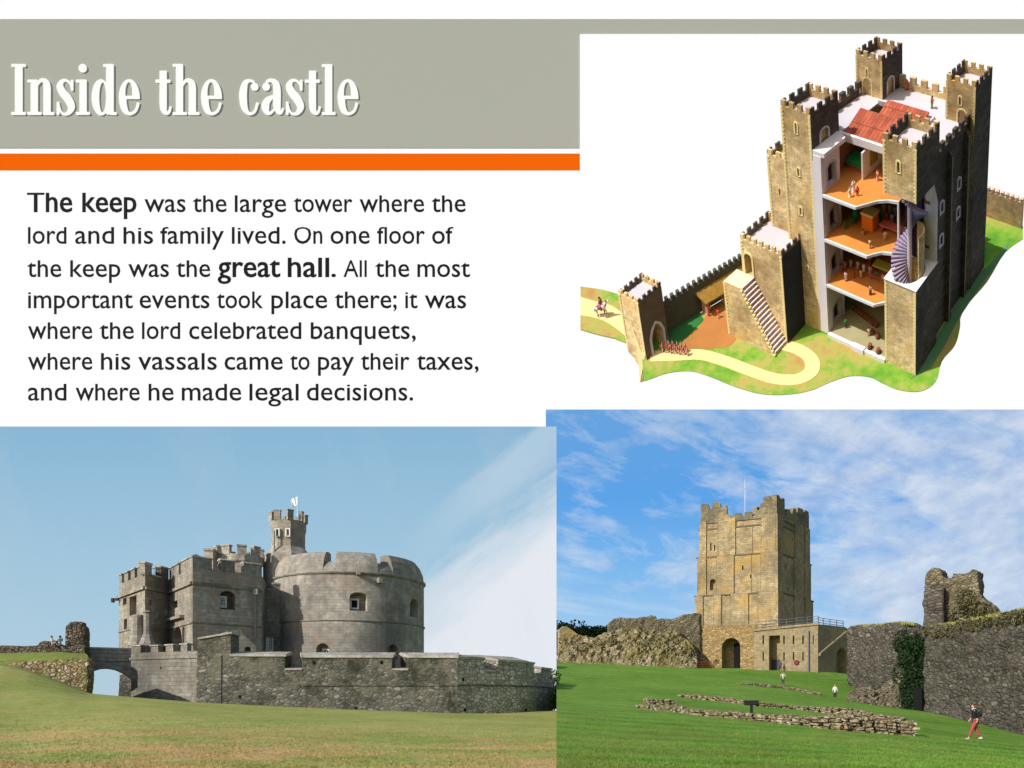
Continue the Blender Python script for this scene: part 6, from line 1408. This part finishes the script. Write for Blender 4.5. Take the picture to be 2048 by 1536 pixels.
# ---- forebuilding, outer stair
fb_ = mroot('stair_tower', -.4, -.65, 0, 'square drawn tower with an outer stone staircase, in front of the keep', 'tower')
mb = MB(); mb.box(-1.1, -.65, 0, .40, .30, 3.0); cut = MB(); cut.slab((-.86, -.70, 2.42), V(1, 0, 0), V(0, 1, 0), arch(-.14, .14, -.47, .30, 10), (), .2, 1); o = mb.build('tower_body', [m_mtan, m_mdoor], fb_, cut=cut, **kw)
mb = MB(); mb.slab((-.86, -.67, 2.42), V(1, 0, 0), V(0, 1, 0), arch(-.19, .19, -.47, .35, 10), [arch(-.14, .14, -.469, .30, 10)], .03); mb.build('surround', m_mquo, fb_, **kw)
mb = MB(); mb.slab((.403, -.65, 0), V(0, 1, 0), V(1, 0, 0), rect(0, .65, 0, 3.1), (), .02); mb.build('side_wall', plain('shaded blue black stone', (.03, .035, .05), .9, .4, .3), fb_, **kw)  # shade of the right-hand side painted into the stone colour
mb = MB(); mb.box(-1.05, -.6, 2.99, .36, .28, 3.02); mb.build('deck', m_mdeck, fb_, **kw)
mb = MB(); crown(mb, -1.1, -.65, .40, .30, 3.17, 3.32, (7, 5), .055, 'fb', 2.98); mb.build('battlement', m_mtan, fb_, **kw); mb = MB(); crown(mb, -1.1, -.65, .42, .30, 3.171, 3.318, (7, 5), .055, 'lr', 2.98); mb.build('battlement', m_mdrk, fb_, **kw)
mb = MB(); quoins(mb, [(-1.1, 1), (.40, -1)], -.65, .02, 3.1); mb.build('quoins', m_mquo, fb_, **kw)
NS = 17; x0, x1 = -.74, .38; mb = MB(); prof = [(-1.35, 0), (x1, 0)]
for k in range(NS): xk = x1-(x1-x0)*k/NS; zk = 1.95*(k+1)/NS; prof += [(xk, zk), (xk-(x1-x0)/NS, zk)]
prof = prof[:-1]+[(-1.35, 1.95)]; mb.slab((0, -1.08, 0), V(1, 0, 0), V(0, 1, 0), prof, (), .428); mb.build('staircase', [m_mtan], fb_, **kw)
mb = MB(); mb.box(-1.35, -1.08, 1.951, -.74, -.652, 1.965); mb.build('landing', plain('pale landing stone', (.72, .62, .44), .9, .08, .3), fb_, **kw)
for k in range(NS): xk = x1-(x1-x0)*k/NS; zk = 1.95*(k+1)/NS; mb = MB(); mb.box(xk-(x1-x0)/NS+.012, -1.06, zk+.0005, xk+.004, -.67, zk+.016); mb.build('tread', m_mlil, fb_, **kw)
mb = MB(); quoins(mb, [(-1.35, 1)], -1.08, .02, 1.93); mb.build('quoins', m_mquo, fb_, **kw)
mb = MB(); q = MB()
for k in range(NS): xk = x1-(x1-x0)*k/NS; zk = 1.95*(k+1)/NS; mb.box(xk-.05, -1.093, zk-.09, xk+.03, -1.05, zk-.03)
mb.build('stair_edge', m_mquo, fb_, **kw)
# ---- gatehouse with broken wall stub
gt = mroot('gate_tower', -3.0, -2.2, 0, 'small battlemented drawn gate tower with a pointed arch beside the soldiers', 'gatehouse')
GX0, GX1, GY0, GY1, GZ = -3.48, -2.74, -2.46, -1.86, 1.88
mb = MB(); mb.box(GX0, GY0, -.0, GX1, GY1, GZ); cut = MB(); pts = [(.18, -.1), (.48, -.1), (.48, .55), (.42, .80), (.33, .95), (.24, .80), (.18, .55)]
cut.slab((GX1+.1, GY0, 0), V(0, 1, 0), V(-1, 0, 0), pts, (), .5, 1); mb.build('tower_body', [m_mtan, m_mpurp], gt, cut=cut, **kw)
mb = MB(); mb.slab((GX1+.003, GY0, 0), V(0, 1, 0), V(1, 0, 0), rect(0, .6, 0, GZ+.1), [[(p[0], max(p[1], .002)) for p in pts]], .018); mb.build('side_wall', plain('shaded gate stone', (.16, .11, .08), .9, .3, .5), gt, **kw)  # darker tone paints the shaded side of the gate tower
mb = MB(); pts2 = [(.13, .01), (.53, .01), (.53, .57), (.46, .86), (.33, 1.04), (.20, .86), (.13, .57)]; mb.slab((GX1+.022, GY0, 0), V(0, 1, 0), V(1, 0, 0), pts2, [[(p[0], max(p[1], .012)) for p in pts]], .02); mb.build('surround', m_mlil, gt, **kw)
mb = MB(); mb.box(GX0+.05, GY0+.05, GZ-.01, GX1-.04, GY1-.04, GZ+.012); mb.build('deck', m_mdeck, gt, **kw)
mb = MB(); crown(mb, GX0, GY0, GX1, GY1, GZ+.14, GZ+.24, (4, 4), .045, 'fb', GZ); mb.build('battlement', m_mtan, gt, **kw); mb = MB(); crown(mb, GX0, GY0, GX1+.02, GY1, GZ+.141, GZ+.238, (4, 5), .045, 'lr', GZ); mb.build('battlement', m_mdrk, gt, **kw)
mb = MB(); quoins(mb, [(GX0, 1), (GX1, -1)], GY0, .02, GZ+.1, w_=.05); mb.build('quoins', m_mquo, gt, **kw)
a_ = inv(1283, 766, 1, GY0-.01); b_ = inv(1259, 703, 1, GY0-.01)
mb = MB(); mb.slab((0, GY0-.01, 0), V(1, 0, 0), V(0, 1, 0), [(GX0+.02, .35), (GX0+.02, -.06), (GX0+.2, -.18), (b_[0]+.30, -.38), (a_[0]-.06, a_[2]+.06), (a_[0], a_[2]), (GX1+.01, .02), (GX1-.04, .45), (GX0+.35, .9)], (), .06); mb.build('broken_wall', m_mtan, gt, **kw)
mb = MB(); mb.slab((0, GY0-.025, 0), V(1, 0, 0), V(0, 1, 0), [(a_[0]-.03, a_[2]+.03), (GX1+.015, .2), (GX1-.12, .25), (GX1-.33, .95), (GX1-.36, .90), (GX1-.30, .1)], (), .012); mb.build('torn_edge', m_mquo, gt, **kw)
# ---- curtain walls
cwl = mroot('curtain_wall', -2.9, -.6, 0, 'dark green-grey battlemented wall running from the gate tower to the keep', 'wall')
mb = MB(); A2, B2 = V(-3.02, -1.86, 0), V(-2.15, .80, 0); T = (B2-A2).normalized(); Nn = V(-T.y, T.x, 0); L_ = (B2-A2).length; tops = [(0, 0), (L_, 0), (L_, 1.05)]; k = 20
for i in range(k, 0, -1): s_ = L_*i/k; tops += [(s_-L_/k*.02, 1.20), (s_-L_/k*.52, 1.20), (s_-L_/k*.52, 1.05), (s_-L_/k*.98, 1.05)]
mb.slab(A2, T, Nn, tops[:-1]+[(0, 1.05)], (), .12); mb.build('wall_body', plain('mossy dark wall stone', (.085, .085, .07), .9, .4, .3), cwl, **kw)
rcw = mroot('curtain_wall', 4.5, 6, 0, 'pink-tan battlemented wall leading off behind the keep to the right', 'wall')
t0 = inv(1979, 378, 1, 5.95); t1 = inv(2052, 415, 1, 5.95); z_ = (t0[2]+t1[2])/2; mb = MB(); xe = inv(2046, 400, 1, 5.95)[0]; k = 8; L_ = xe-3.2; tops = [(3.2, 0), (xe, 0)]
for i in range(k, 0, -1): s_ = 3.2+L_*i/k; tops += [(s_-L_/k*.02, z_), (s_-L_/k*.02, z_+.15), (s_-L_/k*.52, z_+.15), (s_-L_/k*.52, z_)]
mb.slab((0, 5.95, 0), V(1, 0, 0), V(0, 1, 0), tops+[(3.2, z_)], (), .12); mb.build('wall_body', stone('pink tan drawn stone', (.74, .46, .30), (.86, .58, .40), (.45, .26, .17), stain=(.55, .32, .2), stam=.5, **SU), rcw, **kw)
# ---- lean-to stable
stb = mroot('stable', -2.5, -.4, 0, 'open-fronted lean-to with an ochre thatched roof and pink end wall', 'shed')
mb = MB(); mb.slab((-2.86, -.86, 0), V(1, 0, 0), V(0, 1, 0), [(0, 0), (.42, 0), (.42, .60), (0, .88)], (), .05); mb.build('end_wall', cm((.62, .30, .24)), stb, **kw)
mb = MB(); mb.hexa([(-2.92, -.98, .86), (-2.32, -.98, .52), (-1.72, .85, .52), (-2.32, .85, .86)], [(-2.92, -.98, .93), (-2.32, -.98, .58), (-1.72, .85, .58), (-2.32, .85, .93)]); mb.build('roof', plain('ochre thatch', (.30, .17, .035), .95, .45, .9), stb, **kw)
for k in range(5): t = k/4; x, y = -2.38+.58*t, -.90+1.65*t; mb = MB(); mb.box(x-.02, y-.02, 0, x+.02, y+.02, .55); mb.build('post', cm((.55, .18, .12)), stb, **kw)
mb = MB(); mb.hexa([(-2.84, -.8, 0), (-2.80, -.8, 0), (-2.34, .72, 0), (-2.38, .72, 0)], [(-2.84, -.8, .68), (-2.80, -.8, .68), (-2.34, .72, .68), (-2.38, .72, .68)]); mb.build('back_wall', cm((.08, .12, .16)), stb, **kw)

# coloured hangings on the back walls
for k, (x0_, x1_, a, b, c_) in enumerate(((1.25, 1.6, 3.9, 4.6, (.30, .05, .05)), (1.7, 1.95, 3.9, 4.6, (.05, .18, .12)), (2.5, 2.75, 3.95, 4.6, (.55, .45, .08)), (2.85, 3.2, 3.9, 4.6, (.28, .2, .34)), (1.3, 1.7, 2.5, 3.1, (.32, .08, .06)), (1.85, 2.3, 2.5, 3.1, (.30, .22, .40)), (2.5, 2.9, 2.5, 3.1, (.40, .12, .08)), (1.3, 1.55, 5.3, 5.8, (.35, .12, .06)))):
    mb = MB(); mb.box(x0_, 1.80, a, x1_, 1.846, b); mb.build('wall_hanging', cm(c_), ks, **kw)
r = mroot('bench', 2.3, .7, 1.9, 'dark red bench in front of the long yellow table', 'bench'); mb = MB(); mb.box(2.28, .62, 2.02, 2.85, .70, 2.06); mb.build('seat', cr, r, **kw)
for x_ in (2.32, 2.78): mb = MB(); mb.box(x_, .63, 1.9, x_+.04, .69, 2.019); mb.build('leg', cr, r, **kw)
# ---- figures
red = (.62, .05, .03); pink = (.78, .38, .36); gr_ = (.03, .28, .10); lil = (.55, .42, .58); wh = (.85, .80, .80); dkb = (.12, .05, .04)
sd = dict(detail=0)
k = 0
for j in range(7):
    for i in range(2):
        x, y = inv(1322+8.3*j+(0 if i else 4), 704+1.2*j-(7 if i else 0), 2, .016)[:2]
        r = figure(frame(x, y, .016, .25, .33), 'walk' if (i+j) % 2 else 'stand', red if (i+j) % 3 else (.70, .16, .10), (.75, .45, .35), (.1, .05, .03), (.2, .05, .04), 'red-coated marching soldier in the double file leaving the gate arch', 'soldier', 'soldiers marching in double file', hat=(.70, .60, .55), topname='tunic', **sd)
        m2 = MB(); m2.tube([(.05, -.14, .1), (.05, -.14, 1.25)], .012, 5); o = bpy.data.objects.new('spear', m2.mesh()); COL.objects.link(o); o.data.materials.clear(); o.data.materials.append(cm((.8, .7, .6))); o.parent = r
def mini(px, py, z, ang, pose, a, b_, label, h=.27, dress=False, hair=(.1, .05, .03), group=None, ax=2):
    if z > .05: h *= 1.2
    x, y = inv(px, py, 2, z)[:2]; return figure(frame(x, y, z, ang, h), pose, a, b_, hair, None if dress else dkb, label, 'person', group, dress=dress, topname='tunic', **sd)
mini(1420, 622, .01, 1, 'walk', red, pink, 'red figure at the corner of the lean-to', .36); mini(1437, 636, .01, 2, 'walk', red, (.7, .3, .2), 'orange-red figure walking away from the lean-to', .36); mini(1424, 600, .01, 1.5, 'stand', (.8, .35, .2), red, 'figure in orange under the lean-to roof edge', .33); mini(1444, 605, .01, 1, 'stand', lil, pink, 'lilac figure inside the open lean-to', .3)
mini(1684, 213, 6.2, -1, 'stand', (.80, .14, .05), (.3, .3, .1), 'orange-red guard by the left battlements of the keep roof', .36); mini(1813, 180, 6.2, -1, 'stand', (.75, .14, .06), (.6, .3, .1), 'red guard at the rear battlements of the keep roof', .34); mini(1864, 216, 6.2, -2, 'hips', (.50, .12, .05), (.25, .30, .15), 'brown-red guard standing in the middle of the roof walk', .36)
mini(1700, 394, 5.0, .3, 'stand', (.60, .75, .68), (.62, .78, .70), 'kneeling-height lady in pale green on the top floor', .27, True, (.9, .85, .8)); mini(1715, 392, 5.0, 2.6, 'stand', red, red, 'man in red facing the lady in pale green', .27); mini(1707, 384, 5.0, -1, 'stand', wh, wh, 'lady with tall white headdress on the top floor', .33, True, wh); mini(1755, 361, 5.0, -2, 'stand', pink, pink, 'lady in pink near the partition on the top floor', .30, True, pink)
mini(1770, 480, 3.5, -1, 'stand', (.85, .65, .45), (.75, .5, .35), 'servant in cream crossing the middle of the second floor down', .27); mini(1727, 470, 3.5, 2, 'sit', (.7, .5, .25), (.6, .4, .2), 'figure lying on the boards of the second floor down', .26)
for k, (px, py, c_, lb) in enumerate(((1752, 440, lil, 'leftmost lilac diner at the long red table'), (1762, 443, gr_, 'diner in green at the long red table'), (1773, 446, red, 'diner in red at the long red table'), (1784, 448, (.6, .5, .66), 'pale diner at the right end of the long red table'), (1768, 428, (.7, .58, .70), 'standing lilac guest behind the diner in green'), (1780, 430, (.62, .45, .6), 'standing guest behind the pale diner'), (1790, 434, (.5, .38, .55), 'rearmost lilac guest beside the stair jamb'))):
    mini(px, py, 3.5, -1.6, 'stand', c_, c_, lb, .33)
for k, (px, py, c_, lb) in enumerate(((1690, 540, (.55, .3, .3), 'leftmost diner behind the small yellow table'), (1702, 536, lil, 'lilac diner behind the small yellow table'), (1716, 540, (.62, .45, .62), 'lilac diner between the two yellow tables'), (1728, 545, wh, 'diner in white at the long yellow table'), (1740, 550, (.7, .42, .5), 'pink diner behind the long yellow table'), (1766, 566, pink, 'pink servant at the right end of the long yellow table'), (1692, 562, (.7, .5, .55), 'pink servant in front of the small yellow table'), (1741, 590, (.62, .3, .32), 'dark red juggler alone on the great hall floor'))):
    mini(px, py, 1.9, -1.6, 'stand', c_, c_ if k != 7 else dkb, lb, .30)
for k, (px, py, c_, lb) in enumerate(((1683, 545, (.4, .2, .22), 'dark red guest by the niche wall of the great hall'), (1722, 556, (.75, .6, .3), 'guest in ochre seated before the long yellow table'), (1752, 558, gr_, 'guest in green leaning over the long yellow table'), (1708, 556, red, 'guest in bright red between the great hall tables'))):
    mini(px, py, 1.9, 1.2, 'stand', c_, c_, lb, .28)
for k, (px, py, c_, lb) in enumerate(((1745, 450, wh, 'white-robed guest left of the red table'), (1757, 452, (.3, .2, .4), 'violet guest seated before the red table'), (1778, 456, (.6, .3, .3), 'rose guest seated before the red table'), (1690, 458, gr_, 'figure in green seated by the niche wall'), (1740, 497, (.6, .4, .2), 'ochre figure near the front edge of the second floor down'))):
    mini(px, py, 3.5, 1.2, 'stand', c_, c_, lb, .28)
mini(1692, 656, .1, -1, 'stand', gr_, dkb, 'figure in green on the storeroom floor', .3); mini(1738, 672, .1, -1, 'hips', (.8, .6, .5), (.6, .4, .3), 'figure in cream stooping among the storeroom barrels', .27)
# rider on a horse on the approach path
x, y = inv(1204, 634, 2, .016)[:2]; hm = frame(x, y, .016, .25, .60)
hr_ = bpy.data.objects.new('horse', None); COL.objects.link(hr_); hr_.matrix_world = hm; tag(hr_, 'white horse with dark patches walking along the pale approach path', 'horse')
hb = skin([(-.25, 0, .66, .15), (0, 0, .64, .16), (.25, 0, .68, .15), (.42, 0, .90, .085), (.50, 0, 1.05, .07), (.64, 0, .93, .045), (-.30, .08, .50, .07), (-.33, .08, .26, .035), (-.30, .08, .03, .03), (-.30, -.08, .50, .07), (-.24, -.08, .27, .035), (-.20, -.08, .03, .03), (.28, .08, .42, .055), (.36, .08, .24, .032), (.33, .08, .03, .03), (.28, -.08, .42, .055), (.27, -.08, .22, .032), (.24, -.08, .03, .03), (-.42, 0, .60, .04), (-.47, 0, .36, .03)], [(0, 1), (1, 2), (2, 3), (3, 4), (4, 5), (0, 6), (6, 7), (7, 8), (0, 9), (9, 10), (10, 11), (2, 12), (12, 13), (13, 14), (2, 15), (15, 16), (16, 17), (0, 18), (18, 19)], 1)
def hpart(n_, me, m_): o = bpy.data.objects.new(n_, me); COL.objects.link(o); me.materials.clear(); me.materials.append(m_); o.parent = hr_
m_h, nt, b = newmat('patched horse coat'); nt.links.new(ramp(nt, noise_(nt, pos(nt), 1.3, 2, .5), [(.50, (.85, .78, .76)), (.56, (.12, .06, .06))]), b.inputs['Base Color']); hpart('body', hb, m_h)
mb = MB(); mb.lathe((0, 0, 0), [(.20, -.12), (.21, .12)], 14); mb.v = [(b2*1.0, a2, c2+.66) for a2, c2, b2 in mb.v]; hpart('saddle_cloth', mb.mesh(), cm((.35, .12, .12)))
figure(hm @ Matrix.Translation((.02, 0, .28)) @ Matrix.Scale(1.0, 4), 'ride', (.35, .10, .10), (.3, .12, .12), (.1, .05, .05), (.1, .05, .05), 'rider in dark red on the white patched horse', 'person', topname='tunic', **sd)
# mounting brackets from the board to the back of the model's ground
